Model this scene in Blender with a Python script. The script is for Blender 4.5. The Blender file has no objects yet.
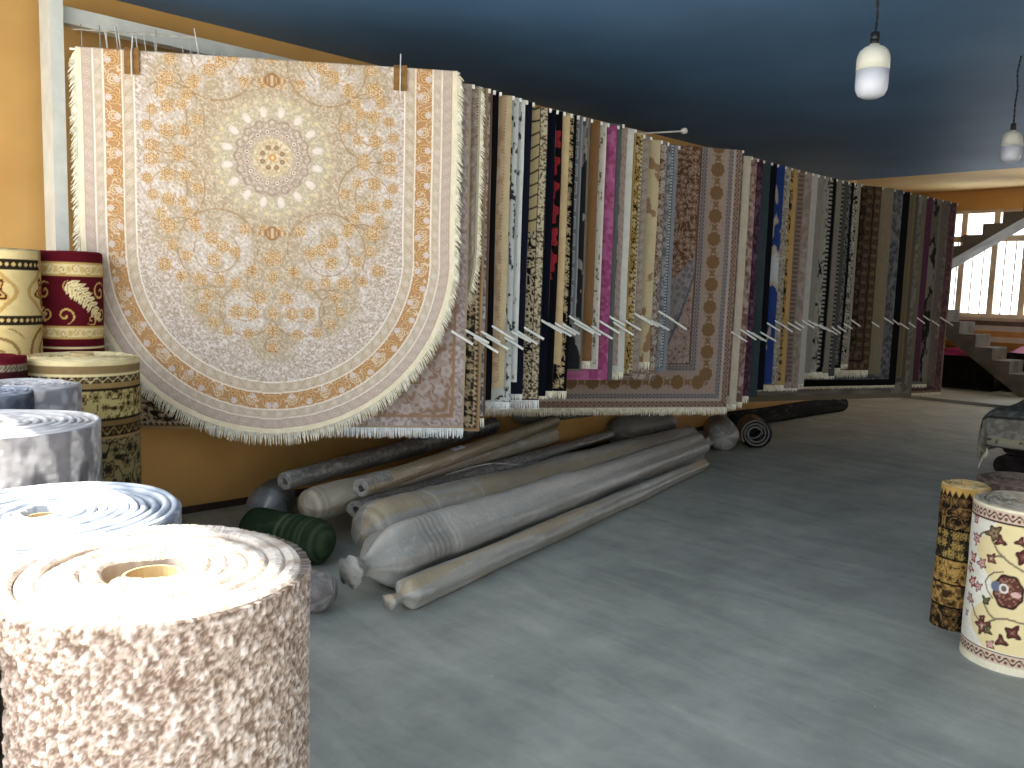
import bpy, math, random
import numpy as np

SC = bpy.context.scene
COL = SC.collection
rng = np.random.RandomState(7)
random.seed(7)

# ------------------------------------------------------------------ camera model
F = 840.0
ROLL = math.atan(.031)
PITCH = math.atan(93 / 840)
HC = 1.5
TH = math.radians(46.2)
WV = np.array([math.sin(TH), math.cos(TH)])          # along the rug wall
NV = np.array([math.cos(TH), -math.sin(TH)])         # out of the rug wall
CP = 5.29                                            # camera to rug wall

def ray(px, py):
    u = (px - 512) / F; v = (384 - py) / F
    u2 = u * math.cos(ROLL) - v * math.sin(ROLL)
    v2 = v * math.cos(ROLL) + u * math.sin(ROLL)
    return np.array([u2, math.cos(PITCH) + v2 * math.sin(PITCH), -math.sin(PITCH) + v2 * math.cos(PITCH)])

def to_world(p):
    x, y, z = p
    return np.array([x * WV[0] + y * WV[1], -(x * NV[0] + y * NV[1]) - CP, z])

def dworld(x, y):
    return np.array([x * WV[0] + y * WV[1], -(x * NV[0] + y * NV[1])])

def at_z(px, py, z):
    d = ray(px, py)
    return to_world(np.array([0, 0, HC]) + d * (z - HC) / d[2])

def at_d(px, py, dist):
    d = ray(px, py)
    return to_world(np.array([0, 0, HC]) + d * dist / d[1])

def at_X(px, py, X):
    d = to_world(ray(px, py)) - to_world(np.zeros(3))
    return np.array([0, -CP, HC]) + d * (X / d[0])

# ------------------------------------------------------------------ colour helpers
def lin(c):
    c = np.asarray(c, dtype=float) / 255.0
    return np.where(c <= .04045, c / 12.92, ((c + .055) / 1.055) ** 2.4)

def hsh(ix, iy, s=0):
    n = (ix.astype(np.int64) * 374761393 + iy.astype(np.int64) * 668265263 + s * 1442695041) & 0xFFFFFFFF
    n = ((n ^ (n >> 13)) * 1274126177) & 0xFFFFFFFF
    n = ((n ^ (n >> 16)) * 2246822519) & 0xFFFFFFFF
    return ((n ^ (n >> 15)) & 0xFFFFFF) / float(0x1000000)

def vn(x, y, s=0):
    ix = np.floor(x); iy = np.floor(y)
    fx = x - ix; fy = y - iy
    fx = fx * fx * (3 - 2 * fx); fy = fy * fy * (3 - 2 * fy)
    a = hsh(ix, iy, s); b = hsh(ix + 1, iy, s); c = hsh(ix, iy + 1, s); d = hsh(ix + 1, iy + 1, s)
    return (a * (1 - fx) + b * fx) * (1 - fy) + (c * (1 - fx) + d * fx) * fy

def fbm(x, y, s=0, o=3):
    r = 0; a = .5; t = 0
    for k in range(o):
        r = r + a * vn(x * 2 ** k + 17.3 * k, y * 2 ** k + 9.1 * k, s + k); t += a; a *= .5
    return r / t

def sst(a, b, x):
    t = np.clip((x - a) / (b - a), 0, 1)
    return t * t * (3 - 2 * t)

def mix(A, B, m):
    return A + (B - A) * np.asarray(m)[..., None]

def full(x, c):
    return np.ones(x.shape + (3,)) * lin(c)

def flowers(x, y, cell, s, dens=.8):
    """nearest jittered flower: (radius in cells, angle, id)"""
    X = x / cell; Y = y / cell
    ix = np.floor(X); iy = np.floor(Y)
    best = np.full(x.shape, 9.0); ang = np.zeros(x.shape); idd = np.zeros(x.shape)
    for dx in (-1, 0, 1):
        for dy in (-1, 0, 1):
            cx = ix + dx; cy = iy + dy
            jx = cx + .5 + .5 * (hsh(cx, cy, s) - .5); jy = cy + .5 + .5 * (hsh(cx, cy, s + 1) - .5)
            on = hsh(cx, cy, s + 2) < dens
            sz = .75 + .5 * hsh(cx, cy, s + 3)
            r = np.where(on, np.hypot(X - jx, Y - jy) / sz, 9)
            m = r < best
            best = np.where(m, r, best); ang = np.where(m, np.arctan2(Y - jy, X - jx), ang); idd = np.where(m, hsh(cx, cy, s + 4), idd)
    return best, ang, idd

def field(kind, x, y, cs, sc=.1, s=0):
    c = [full(x, q) for q in cs]
    while len(c) < 3: c.append(c[-1])
    if kind == 'plain':
        return c[0] * (1 + .22 * (fbm(x / .03, y / .05, s) - .5))[..., None]
    if kind == 'speck':
        o = mix(c[0], c[1], sst(.35, .65, vn(x / sc, y / sc, s)))
        return mix(o, c[2], sst(.6, .75, vn(x / sc * .7, y / sc * .7, s + 9)))
    if kind == 'damask':
        n = fbm(x / sc, y / sc, s, 2)
        l = np.abs((n * 5) % 1 - .5)
        o = mix(c[0], c[1], sst(.2, .3, l))
        r, a, i = flowers(x, y, sc * 1.4, s + 3, .7)
        o = mix(o, c[2], sst(.34, .28, r * (1 + .18 * np.cos(5 * a))))
        return mix(o, c[0], sst(.16, .10, r))
    if kind == 'arab':
        n = fbm(x / sc, y / sc, s, 2)
        l = np.abs((n * 4) % 1 - .5)
        o = mix(c[0], c[1], sst(.12, .05, l))
        r, a, i = flowers(x, y, sc * .85, s + 5, .9)
        pet = r * (1 + .2 * np.cos(6 * a))
        o = mix(o, c[2], sst(.42, .36, pet))
        o = mix(o, c[0], sst(.05, .02, np.abs(pet - .27)))
        return mix(o, c[1], sst(.12, .08, r))
    if kind == 'lines':
        w = y / sc + .35 * np.sin(x / .05) + .4 * vn(x / .08, y / .12, s)
        return mix(c[0], c[1], sst(.1, .06, np.abs(w % 1 - .5)))
    if kind == 'marble':
        n = fbm(x / sc * 1.4, y / sc * .6, s, 4)
        o = mix(c[0], c[1], sst(.47, .5, n))
        return mix(o, c[2], sst(.57, .6, n + .1 * (vn(x / .02, y / .02, s) - .5)))
    if kind == 'marks':
        n = fbm(x / sc * 1.8, y / sc * 1.3, s, 4)
        o = c[0] * (1 + .15 * (fbm(x / .05, y / .05, s + 3) - .5))[..., None]
        return mix(o, c[1], sst(.63, .68, n))
    if kind == 'twopart':
        return np.where((y < 1.0)[..., None], field('damask', x, y, [(22, 22, 26), (206, 190, 148), (206, 190, 148)], .045, s), field('lines', x, y, cs, .075, s))
    if kind == 'column':                                # big blossoms one over another
        P = sc
        k = np.floor(y / P); yy = (y / P) % 1 - .5; xx = (x - P * .42) / P + .12 * (hsh(k, k * 0, s) - .5)
        r = np.hypot(xx, yy); a = np.arctan2(yy, xx)
        pet = r * (1 + .22 * np.cos(5 * a + 3 * hsh(k, k * 0, s + 1)))
        o = mix(c[0], c[1], sst(.46, .42, pet))
        o = mix(o, c[0], sst(.05, .03, np.abs((pet * 6 + .5 * np.sin(2 * a)) % 1 - .5) ) * (pet < .42))
        o = mix(o, c[2], sst(.09, .06, r))
        return mix(c[0], o, (y > .70) & (y < 1.62))
    if kind == 'tiles':
        k = np.floor(y / sc); yy = (y / sc) % 1 - .5; xx = (x / sc) % 1 - .5
        e = np.maximum(np.abs(xx), np.abs(yy))
        o = mix(c[0], c[1], sst(.03, .015, np.abs(e - .33)))
        return mix(o, c[1], sst(.03, .015, np.abs(np.hypot(xx, yy) - .2)))
    if kind == 'spandrel':
        k1 = y + 1.46 * x + .05 * np.sin(y * 9); k2 = y + 2.8 * x + .04 * np.sin(x * 14)
        a_ = field('arab', x, y, [(122, 80, 54), (204, 176, 150), (190, 156, 130)], .062, s)
        b_ = field('damask', x, y, [(150, 146, 148), (178, 166, 158), (116, 118, 128)], .04, s)
        c_ = field('arab', x, y, [(190, 164, 148), (96, 100, 116), (166, 138, 120)], .09, s)
        o = mix(b_, a_, sst(.90, .93, k1)); o = mix(c_, o, sst(.70, .72, k2))
        return mix(o, full(x, (104, 106, 116)), sst(.03, .02, np.abs(k2 - .71)))
    if kind == 'weave':
        return mix(c[0], c[1], sst(.1, .25, np.abs(((x + y) / sc) % 1 - .5) * (.6 + .8 * vn(x / .01, y / .01, s))))
    return c[0]

def band(kind, t, sx, W, cs, P, s):
    """t along the band, sx across it in metres, W width"""
    c = [full(t, q) for q in cs]
    while len(c) < 3: c.append(c[-1])
    v = sx / W - .5
    if kind in ('plain', 'speck', 'damask', 'arab', 'lines', 'marble', 'marks', 'weave', 'column', 'tiles'):
        return field(kind, sx, t, cs, P, s)
    u = (t / P) % 1 - .5
    k = np.floor(t / P)
    if kind == 'ros':
        r = np.hypot(u * P, v * W) / (min(P, W)); a = np.arctan2(v, u)
        o = mix(c[0], c[1], sst(.06, .03, np.abs(v - .3 * np.sin(u * 2 * math.pi))) * .8)
        o = mix(o, c[2], sst(.36, .3, r * (1 + .14 * np.cos(8 * a))))
        return mix(o, c[0], sst(.07, .04, np.abs(r - .2)))
    if kind == 'tri':
        return mix(c[0], c[1], sst(-.04, .04, np.abs(u) * 2 - (v + .5) - .0))
    if kind == 'wave':
        w = .27 * np.sin(u * 2 * math.pi)
        o = mix(c[0], c[1], sst(.13, .08, np.abs(v - w)))
        r = np.hypot((np.abs(u) - .25) * P, (v + np.sign(u) * .2) * W) / W
        return mix(o, c[2], sst(.2, .14, r))
    if kind == 'chain':
        return mix(c[0], c[1], sst(.3, .22, np.abs(u)) * sst(.42, .34, np.abs(v)))
    if kind == 'dots':
        r = np.hypot(u * P, v * W) / min(P, W)
        return mix(c[0], c[1], sst(.34, .26, r))
    if kind == 'palm':                                  # large round blossom, small bud between
        r = np.hypot(u * P, v * W) / W; a = np.arctan2(v * W, u * P)
        o = mix(c[0], c[1], sst(.05, .03, np.abs(v - .3 * np.sin(u * 4 * math.pi))) * .5)
        o = mix(o, c[2], sst(.40, .37, r * (1 + .06 * np.cos(9 * a))))
        o = mix(o, o * .82, sst(.04, .02, np.abs(r - .27)) + sst(.04, .02, np.abs(r - .13)))
        ub = (t / P + .5) % 1 - .5
        rb = np.hypot(ub * P * .8, v * W) / W
        ab = np.arctan2(v * W, ub * P)
        return mix(o, c[2], sst(.16, .13, rb * (1 + .35 * np.cos(4 * ab))))
    if kind == 'scroll':                                # S scrolls with leaves
        o = c[0]
        q = np.where(k % 2 == 0, 1, -1)
        for j in range(3):
            rr = np.hypot(u * P, (v * q + .05) * W) / min(P, W)
            aa = np.arctan2((v * q + .05) * W, u * P)
            sp = np.abs(((rr * 3.2 - aa / (2 * math.pi)) % 1) - .5)
            o = mix(o, c[1], sst(.16, .1, sp) * (rr < .47))
            break
        leaf = np.hypot((np.abs(u) - .5) * P, v * W * .7) / min(P, W)
        return mix(o, c[2], sst(.26, .2, leaf))
    return c[0]

def paint(spec, x, y, w, s):
    """x in from the near edge, y up from the bottom edge"""
    d = np.minimum(np.minimum(x, w - x), y)
    alongx = (y < x) & (y < w - x)
    t = np.where(alongx, x, y)
    f = spec['f']
    tot = sum(b[0] for b in spec.get('b', []))
    out = field(f[0], x - tot, y - tot, f[1], f[2] if len(f) > 2 else .1, s)
    o = 0
    for i, b in enumerate(spec.get('b', [])):
        m = (d >= o) & (d < o + b[0])
        if m.any():
            out[m] = band(b[1], t[m], d[m] - o, b[0], b[2], b[3] if len(b) > 3 else .06, s + 11 * i)
        o += b[0]
    out = mix((out @ np.array([.3, .55, .15]))[..., None] * np.ones(3), out, np.full(out.shape[:-1], spec.get('sat', .82))) * spec.get('dye', .70)
    return out * (1 + .10 * (hsh(np.floor(x * 300), np.floor(y * 300), s) - .5))[..., None]

# ------------------------------------------------------------------ materials
def new_mat(name):
    m = bpy.data.materials.new(name); m.use_nodes = True
    nt = m.node_tree
    return m, nt, nt.nodes['Principled BSDF']

def set_in(n, **kw):
    for k, v in kw.items():
        k = k.replace('_', ' ')
        if k in n.inputs: n.inputs[k].default_value = v

def mat_painted(name, rough=.9, spec=.2, bscale=400, bstr=.15, vary=.12, vscale=25, sheen=0.0, bdist=.002):
    """woven colour from the mesh's colour attribute, with procedural wear and relief"""
    m, nt, p = new_mat(name)
    at = nt.nodes.new('ShaderNodeAttribute'); at.attribute_name = 'Col'
    tc = nt.nodes.new('ShaderNodeTexCoord')
    n1 = nt.nodes.new('ShaderNodeTexNoise'); n1.inputs['Scale'].default_value = vscale; n1.inputs['Detail'].default_value = 3
    mr = nt.nodes.new('ShaderNodeMapRange'); mr.inputs['To Min'].default_value = 1 - vary; mr.inputs['To Max'].default_value = 1 + vary
    mx = nt.nodes.new('ShaderNodeMix'); mx.data_type = 'RGBA'; mx.blend_type = 'MULTIPLY'; mx.inputs['Factor'].default_value = 1
    n2 = nt.nodes.new('ShaderNodeTexNoise'); n2.inputs['Scale'].default_value = bscale; n2.inputs['Detail'].default_value = 2
    bp = nt.nodes.new('ShaderNodeBump'); bp.inputs['Strength'].default_value = bstr; bp.inputs['Distance'].default_value = bdist
    L = nt.links.new
    L(tc.outputs['Object'], n1.inputs['Vector']); L(tc.outputs['Object'], n2.inputs['Vector'])
    L(n1.outputs['Fac'], mr.inputs['Value'])
    L(at.outputs['Color'], mx.inputs['A']); L(mr.outputs['Result'], mx.inputs['B'])
    L(mx.outputs['Result'], p.inputs['Base Color'])
    L(n2.outputs['Fac'], bp.inputs['Height']); L(bp.outputs['Normal'], p.inputs['Normal'])
    set_in(p, Roughness=rough, Specular_IOR_Level=spec, Sheen_Weight=sheen)
    return m

def mat_noise(name, c1, c2, scale=5, rough=.7, spec=.3, detail=5, bstr=.1, bscale=60, stretch=(1, 1, 1), metal=0, lo=.35, hi=.65, bdist=.005):
    m, nt, p = new_mat(name)
    tc = nt.nodes.new('ShaderNodeTexCoord'); mp = nt.nodes.new('ShaderNodeMapping'); mp.inputs['Scale'].default_value = stretch
    n1 = nt.nodes.new('ShaderNodeTexNoise'); n1.inputs['Scale'].default_value = scale; n1.inputs['Detail'].default_value = detail
    cr = nt.nodes.new('ShaderNodeValToRGB')
    cr.color_ramp.elements[0].position = lo; cr.color_ramp.elements[1].position = hi
    cr.color_ramp.elements[0].color = (*lin(c1), 1); cr.color_ramp.elements[1].color = (*lin(c2), 1)
    n2 = nt.nodes.new('ShaderNodeTexNoise'); n2.inputs['Scale'].default_value = bscale
    bp = nt.nodes.new('ShaderNodeBump'); bp.inputs['Strength'].default_value = bstr; bp.inputs['Distance'].default_value = bdist
    L = nt.links.new
    L(tc.outputs['Object'], mp.inputs['Vector']); L(mp.outputs['Vector'], n1.inputs['Vector']); L(tc.outputs['Object'], n2.inputs['Vector'])
    L(n1.outputs['Fac'], cr.inputs['Fac']); L(cr.outputs['Color'], p.inputs['Base Color'])
    L(n2.outputs['Fac'], bp.inputs['Height']); L(bp.outputs['Normal'], p.inputs['Normal'])
    set_in(p, Roughness=rough, Specular_IOR_Level=spec, Metallic=metal)
    return m

M = {}
M['rug'] = mat_painted('woven_carpet', .95, .1, 500, .25, .06, 30)
M['pile'] = mat_painted('shaggy_pile', .95, .1, 700, .4, .1, 60)
M['film'] = mat_painted('plastic_film', .38, .45, 45, .5, .14, 9, bdist=.012)
M['fringe'] = mat_noise('cotton_fringe', (205, 198, 170), (240, 235, 214), 40, .95, .1)
M['fringe_grey'] = mat_noise('cool_cotton_fringe', (196, 202, 200), (228, 232, 230), 40, .95, .1)
M['backing'] = mat_noise('carpet_backing', (196, 184, 170), (232, 222, 210), 60, .95, .1, bstr=.4, bscale=200)
M['white'] = mat_noise('white_enamel', (205, 207, 198), (222, 223, 214), 8, .45, .4)
M['rod'] = mat_noise('white_tube', (222, 222, 214), (236, 236, 228), 20, .4, .5)
M['card'] = mat_noise('brown_cardboard', (120, 88, 52), (150, 114, 70), 25, .9, .1)
M['wire'] = mat_noise('galvanised_wire', (130, 128, 120), (176, 172, 160), 30, .4, .5, metal=.4)
M['core'] = mat_noise('cardboard_tube', (186, 160, 116), (206, 184, 142), 18, .85, .15)
M['black'] = mat_noise('black_bakelite', (14, 14, 15), (26, 26, 28), 20, .4, .4)
M['dark'] = mat_noise('dark_textile', (24, 22, 22), (40, 36, 34), 14, .95, .1)

# ------------------------------------------------------------------ mesh helpers
def mesh(name, V, Q, mat, parent=None, col=None, smooth=False, loc=None, T=None):
    V = np.asarray(V, dtype=np.float64).reshape(-1, 3)
    if loc is not None: V = V - np.asarray(loc)
    me = bpy.data.meshes.new(name)
    loops = []; starts = []; n = 0
    Q = np.asarray(Q, dtype=np.int32).reshape(-1, 4) if len(Q) else np.zeros((0, 4), np.int32)
    T = [] if T is None else T
    nl = Q.size + sum(len(t) for t in T)
    me.vertices.add(len(V)); me.vertices.foreach_set('co', V.astype(np.float32).ravel())
    li = np.concatenate([Q.ravel()] + [np.asarray(t, np.int32) for t in T]) if T else Q.ravel()
    st = list(range(0, Q.size, 4)); q = Q.size; tot = [4] * len(Q)
    for t in T: st.append(q); tot.append(len(t)); q += len(t)
    me.loops.add(nl); me.loops.foreach_set('vertex_index', li.astype(np.int32))
    me.polygons.add(len(st)); me.polygons.foreach_set('loop_start', np.array(st, np.int32))
    try: me.polygons.foreach_set('loop_total', np.array(tot, np.int32))
    except Exception: pass
    me.update(calc_edges=True); me.validate()
    if col is not None:
        a = me.color_attributes.new('Col', 'FLOAT_COLOR', 'POINT')
        c = np.ones((len(V), 4), np.float32); c[:, :3] = np.clip(col, 0, 1)
        a.data.foreach_set('color', c.ravel())
    me.polygons.foreach_set('use_smooth', np.full(len(me.polygons), bool(smooth)))
    me.materials.append(mat)
    o = bpy.data.objects.new(name, me); COL.objects.link(o)
    if parent is not None: o.parent = parent
    return o

def thing(name, label, cat, loc=(0, 0, 0), group=None):
    o = bpy.data.objects.new(name, None); COL.objects.link(o)
    o.location = [float(v) for v in loc]; o.empty_display_size = .1
    o['label'] = label; o['category'] = cat
    if group: o['group'] = group
    return o

def tag(o, label, cat, group=None):
    o['label'] = label; o['category'] = cat
    if group: o['group'] = group
    return o

class MB:
    def __init__(s): s.V = []; s.Q = []; s.T = []; s.C = []
    def n(s): return len(s.V)
    def box(s, a, b):
        x0, y0, z0 = a; x1, y1, z1 = b; k = s.n()
        s.V += [(x0, y0, z0), (x1, y0, z0), (x1, y1, z0), (x0, y1, z0), (x0, y0, z1), (x1, y0, z1), (x1, y1, z1), (x0, y1, z1)]
        s.Q += [[k + i for i in q] for q in ((0, 3, 2, 1), (4, 5, 6, 7), (0, 1, 5, 4), (1, 2, 6, 5), (2, 3, 7, 6), (3, 0, 4, 7))]
        return s
    def prism(s, pts, h0, h1, axis=2):                  # polygon extruded along an axis
        k = s.n(); m = len(pts)
        for h in (h0, h1):
            for (a, b) in pts:
                s.V.append({0: (h, a, b), 1: (a, h, b), 2: (a, b, h)}[axis])
        for i in range(m): s.Q.append([k + i, k + (i + 1) % m, k + m + (i + 1) % m, k + m + i])
        s.T.append([k + i for i in range(m)][::-1]); s.T.append([k + m + i for i in range(m)])
        return s
    def tube(s, P, R, seg=10, cap=True):
        V, Q, T = tube(P, R, seg, cap); k = s.n()
        s.V += [tuple(v) for v in V]; s.Q += [[k + i for i in q] for q in Q]; s.T += [[k + i for i in t] for t in T]
        return s
    def build(s, name, mat, parent=None, loc=None, smooth=False):
        if loc is None and parent is not None: loc = np.array(parent.location)
        return mesh(name, s.V, s.Q, mat, parent, smooth=smooth, loc=loc, T=s.T)

def frames(P):
    P = np.asarray(P, float)
    t = np.gradient(P, axis=0); t /= np.linalg.norm(t, axis=1)[:, None] + 1e-12
    up = np.array([0, 0, 1.0]) if abs(t[0][2]) < .9 else np.array([1.0, 0, 0])
    a = np.cross(t, up); a /= np.linalg.norm(a, axis=1)[:, None] + 1e-12
    b = np.cross(a, t)
    return P, t, a, b

def tube(P, R, seg=10, cap=True):
    P, t, a, b = frames(P); n = len(P)
    R = np.broadcast_to(np.asarray(R, float), (n,))
    th = np.linspace(0, 2 * math.pi, seg, endpoint=False)
    V = P[:, None, :] + R[:, None, None] * (np.cos(th)[None, :, None] * a[:, None, :] + np.sin(th)[None, :, None] * b[:, None, :])
    Q = []
    for i in range(n - 1):
        for j in range(seg):
            j2 = (j + 1) % seg
            Q.append([i * seg + j, i * seg + j2, (i + 1) * seg + j2, (i + 1) * seg + j])
    T = []
    if cap: T = [list(range(seg)), list(range((n - 1) * seg, n * seg))[::-1]]
    return V.reshape(-1, 3), Q, T

def grid_q(nr, nc, off=0, wrap=False):
    i = np.arange(nr - 1)[:, None]; m = nc if wrap else nc - 1
    j = np.arange(m)[None, :]; j2 = (j + 1) % nc
    return (np.stack([i * nc + j, i * nc + j2, (i + 1) * nc + j2, (i + 1) * nc + j], -1).reshape(-1, 4) + off)

def structure(o, name=None):
    o['kind'] = 'structure'; return o

# ------------------------------------------------------------------ the room
X0, XB, XF = -.2, 11.1, 17.3          # storefront, end of the blue ceiling, far wall
HCEIL, HFAR = 3.1, 3.65
YR = -9.6

m_floor = mat_noise('trowelled_concrete', (154, 158, 152), (174, 177, 170), 1.3, .68, .22, 8, .12, 25, (1, 1.8, 1), bdist=.004)
nt = m_floor.node_tree; pb = nt.nodes['Principled BSDF']
src = pb.inputs['Base Color'].links[0].from_socket
tc = nt.nodes.new('ShaderNodeTexCoord')
mp = nt.nodes.new('ShaderNodeMapping'); mp.inputs['Rotation'].default_value = (0, 0, -.15); mp.inputs['Scale'].default_value = (2.6, .55, 1)
nz = nt.nodes.new('ShaderNodeTexNoise'); nz.inputs['Scale'].default_value = 2.2; nz.inputs['Detail'].default_value = 10; nz.inputs['Roughness'].default_value = .62; nz.inputs['Distortion'].default_value = .8
cr = nt.nodes.new('ShaderNodeValToRGB'); cr.color_ramp.elements[0].position = .38; cr.color_ramp.elements[1].position = .66
cr.color_ramp.elements[0].color = (.80, .81, .81, 1); cr.color_ramp.elements[1].color = (1.09, 1.09, 1.08, 1)
vz = nt.nodes.new('ShaderNodeTexVoronoi'); vz.inputs['Scale'].default_value = 6.5
c2 = nt.nodes.new('ShaderNodeValToRGB'); c2.color_ramp.elements[0].position = .02; c2.color_ramp.elements[1].position = .034
c2.color_ramp.elements[0].color = (1, 1, 1, 1); c2.color_ramp.elements[1].color = (0, 0, 0, 1)
mx = nt.nodes.new('ShaderNodeMix'); mx.data_type = 'RGBA'; mx.blend_type = 'MULTIPLY'; mx.inputs['Factor'].default_value = .8
mz = nt.nodes.new('ShaderNodeMix'); mz.data_type = 'RGBA'; mz.inputs['B'].default_value = (.62, .62, .6, 1)
L = nt.links.new
L(tc.outputs['Object'], mp.inputs['Vector']); L(mp.outputs['Vector'], nz.inputs['Vector']); L(nz.outputs['Fac'], cr.inputs['Fac'])
L(tc.outputs['Object'], vz.inputs['Vector']); L(vz.outputs['Distance'], c2.inputs['Fac'])
nf = nt.nodes.new('ShaderNodeTexNoise'); nf.inputs['Scale'].default_value = 7; nf.inputs['Detail'].default_value = 9; nf.inputs['Roughness'].default_value = .7
mf = nt.nodes.new('ShaderNodeMapRange'); mf.inputs['From Min'].default_value = .3; mf.inputs['From Max'].default_value = .7; mf.inputs['To Min'].default_value = .84; mf.inputs['To Max'].default_value = 1.12
m2 = nt.nodes.new('ShaderNodeMix'); m2.data_type = 'RGBA'; m2.blend_type = 'MULTIPLY'; m2.inputs['Factor'].default_value = 1
L(tc.outputs['Object'], nf.inputs['Vector']); L(nf.outputs['Fac'], mf.inputs['Value']); L(cr.outputs['Color'], m2.inputs['A']); L(mf.outputs['Result'], m2.inputs['B'])
L(src, mx.inputs['A']); L(m2.outputs['Result'], mx.inputs['B'])
L(mx.outputs['Result'], mz.inputs['A']); L(c2.outputs['Color'], mz.inputs['Factor']); L(mz.outputs['Result'], pb.inputs['Base Color'])

m_wall = mat_noise('yellow_plaster', (194, 150, 86), (210, 166, 100), 1.6, .8, .25, 6, .12, 40)
m_ceil = mat_noise('blue_ceiling_paint', (80, 117, 154), (96, 134, 172), .9, .55, .35, 6, .1, 14, (1, 1, 1), bdist=.01)
m_cream = mat_noise('cream_ceiling_paint', (232, 204, 146), (242, 216, 164), 1.2, .8, .2)
m_out = mat_noise('pale_paving', (196, 192, 184), (214, 209, 200), 1.5, .9, .2)
m_dim = mat_noise('far_wall_paint', (202, 154, 90), (214, 168, 106), 1.2, .8, .2)

structure(MB().box((X0, YR, -.1), (XF + .3, 3.2, 0)).build('floor', m_floor))
structure(MB().box((13.75, -3.4, 0), (15.3, 3.0, .05)).build('floor_step', mat_noise('pale_screed', (140, 146, 144), (160, 165, 163), 1.5, .6, .3)))
structure(MB().box((-14, -24, -.12), (17.6, 14, -.105)).build('ground_outside', m_out))
structure(MB().box((X0, 0, 0), (XB + .4, .25, HFAR)).build('wall_left', m_wall))
structure(MB().box((X0, -.015, 0), (XB + .4, 0, .045)).build('baseboard_left', mat_noise('dark_skirting', (52, 42, 34), (66, 54, 44), 6, .7, .3)))
structure(MB().box((XB + .15, .25, 0), (XB + .4, 3.2, HFAR)).build('wall_recess', m_wall))
structure(MB().box((XB + .4, 3.0, 0), (XF, 3.2, HFAR)).build('wall_hall', m_wall))
RW0, RW1, RZ0, RZ1 = .3, 2.1, .4, 2.8                 # unseen opening added in the right-hand wall to let in fill daylight
rw = MB().box((X0, YR - .2, 0), (RW0, YR, HFAR)).box((RW1, YR - .2, 0), (XF, YR, HFAR)).box((RW0, YR - .2, 0), (RW1, YR, RZ0)).box((RW0, YR - .2, RZ1), (RW1, YR, HFAR))
structure(rw.build('wall_right', m_wall))
structure(MB().box((X0, YR, HCEIL), (XB, 0, HFAR + .2)).build('ceiling', m_ceil))
structure(MB().box((XB, YR, HFAR), (XF + .3, 3.2, HFAR + .2)).build('ceiling_hall', m_cream))
HDOOR = 3.0
hd = MB().box((X0 - .2, YR, HDOOR), (X0, 0, HFAR))
structure(hd.build('wall_front', m_wall))
structure(MB().box((X0 - .2, -.45, 0), (X0, .6, HFAR)).build('wall_front_light_blocker', m_wall))  # unseen pier added to block grazing daylight on the rug wall

# far wall with the stair window
WY0, WY1 = at_X(945, 270, XF)[1], -9.2
WZ0 = at_X(990, 317.5, XF)[2]; WZ1 = at_X(985, 209.5, XF)[2]
fw = MB()
fw.box((XF, YR, 0), (XF + .25, 3.2, WZ0)).box((XF, YR, WZ1), (XF + .25, 3.2, HFAR))
fw.box((XF, WY0, WZ0), (XF + .25, 3.2, WZ1)).box((XF, YR, WZ0), (XF + .25, WY1, WZ1))
structure(fw.build('wall_far', m_dim))
m_frame = mat_noise('beige_window_frame', (220, 200, 176), (232, 214, 192), 6, .6, .3)
win = MB()
win.box((XF + .03, WY1, WZ0), (XF + .11, WY0, WZ0 + .07)).box((XF + .03, WY1, WZ1 - .06), (XF + .11, WY0, WZ1))
win.box((XF + .03, WY0 - .07, WZ0), (XF + .11, WY0, WZ1)).box((XF + .03, WY1, WZ0), (XF + .11, WY1 + .07, WZ1))
wo = win.build('window_1', m_frame); structure(wo)
zt = at_X(1000, 238, XF)[2]
ym = [at_X(px, 272, XF)[1] for px in (960, 992, 1023.5)]
stepy = ym[1] - ym[2]
ys = [ym[0], ym[1], ym[2]] + [ym[2] - stepy * k for k in range(1, 9) if ym[2] - stepy * k > WY1 + .2]
for y in ys:
    MB().box((XF + .02, y - .05, WZ0), (XF + .12, y + .05, WZ1)).build('mullion', m_frame, wo)
MB().box((XF + .02, WY1, zt - .06), (XF + .12, WY0, zt + .05)).build('transom', m_frame, wo)
m_bar = mat_noise('thin_window_bar', (150, 132, 118), (170, 150, 134), 6, .5, .4)
ed = [WY0] + ys
for a, b in zip(ed[:-1], ed[1:]):
    for k in (1, 2):
        y = a + (b - a) * k / 3
        MB().tube([(XF + .07, y, WZ0), (XF + .07, y, zt)], .013, 6).build('guard_bar', m_bar, wo)
zb = at_X(1000, 294, XF)[2]
MB().tube([(XF + .07, WY1, zb), (XF + .07, WY0, zb)], .008, 6).build('guard_bar', m_bar, wo)
m_glass, ntg, pg = new_mat('clear_pane')
set_in(pg, Roughness=0.0, IOR=1.45, Transmission_Weight=1.0); pg.inputs['Base Color'].default_value = (.98, .99, 1, 1)
tr = ntg.nodes.new('ShaderNodeBsdfTransparent'); ms = ntg.nodes.new('ShaderNodeMixShader'); gl = ntg.nodes.new('ShaderNodeBsdfGlossy')
gl.inputs['Roughness'].default_value = .02; ms.inputs[0].default_value = .06
ntg.links.new(tr.outputs[0], ms.inputs[1]); ntg.links.new(gl.outputs[0], ms.inputs[2])
ntg.links.new(ms.outputs[0], ntg.nodes['Material Output'].inputs['Surface'])
MB().box((XF + .13, WY1, WZ0), (XF + .136, WY0, WZ1)).build('window_pane', m_glass, wo)
structure(MB().box((XF - .16, WY1 - .1, WZ0 - .06), (XF + .03, WY0 + .1, WZ0)).build('trim_1', mat_noise('window_sill', (196, 176, 160), (212, 194, 178), 5, .6, .3)))
bands = [(319.5, 326, (128, 108, 92)), (326, 331.5, (214, 206, 196)), (331.5, 337, (206, 150, 84)), (337, 342.5, (212, 200, 184)), (342.5, 349, (168, 118, 62))]
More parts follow.
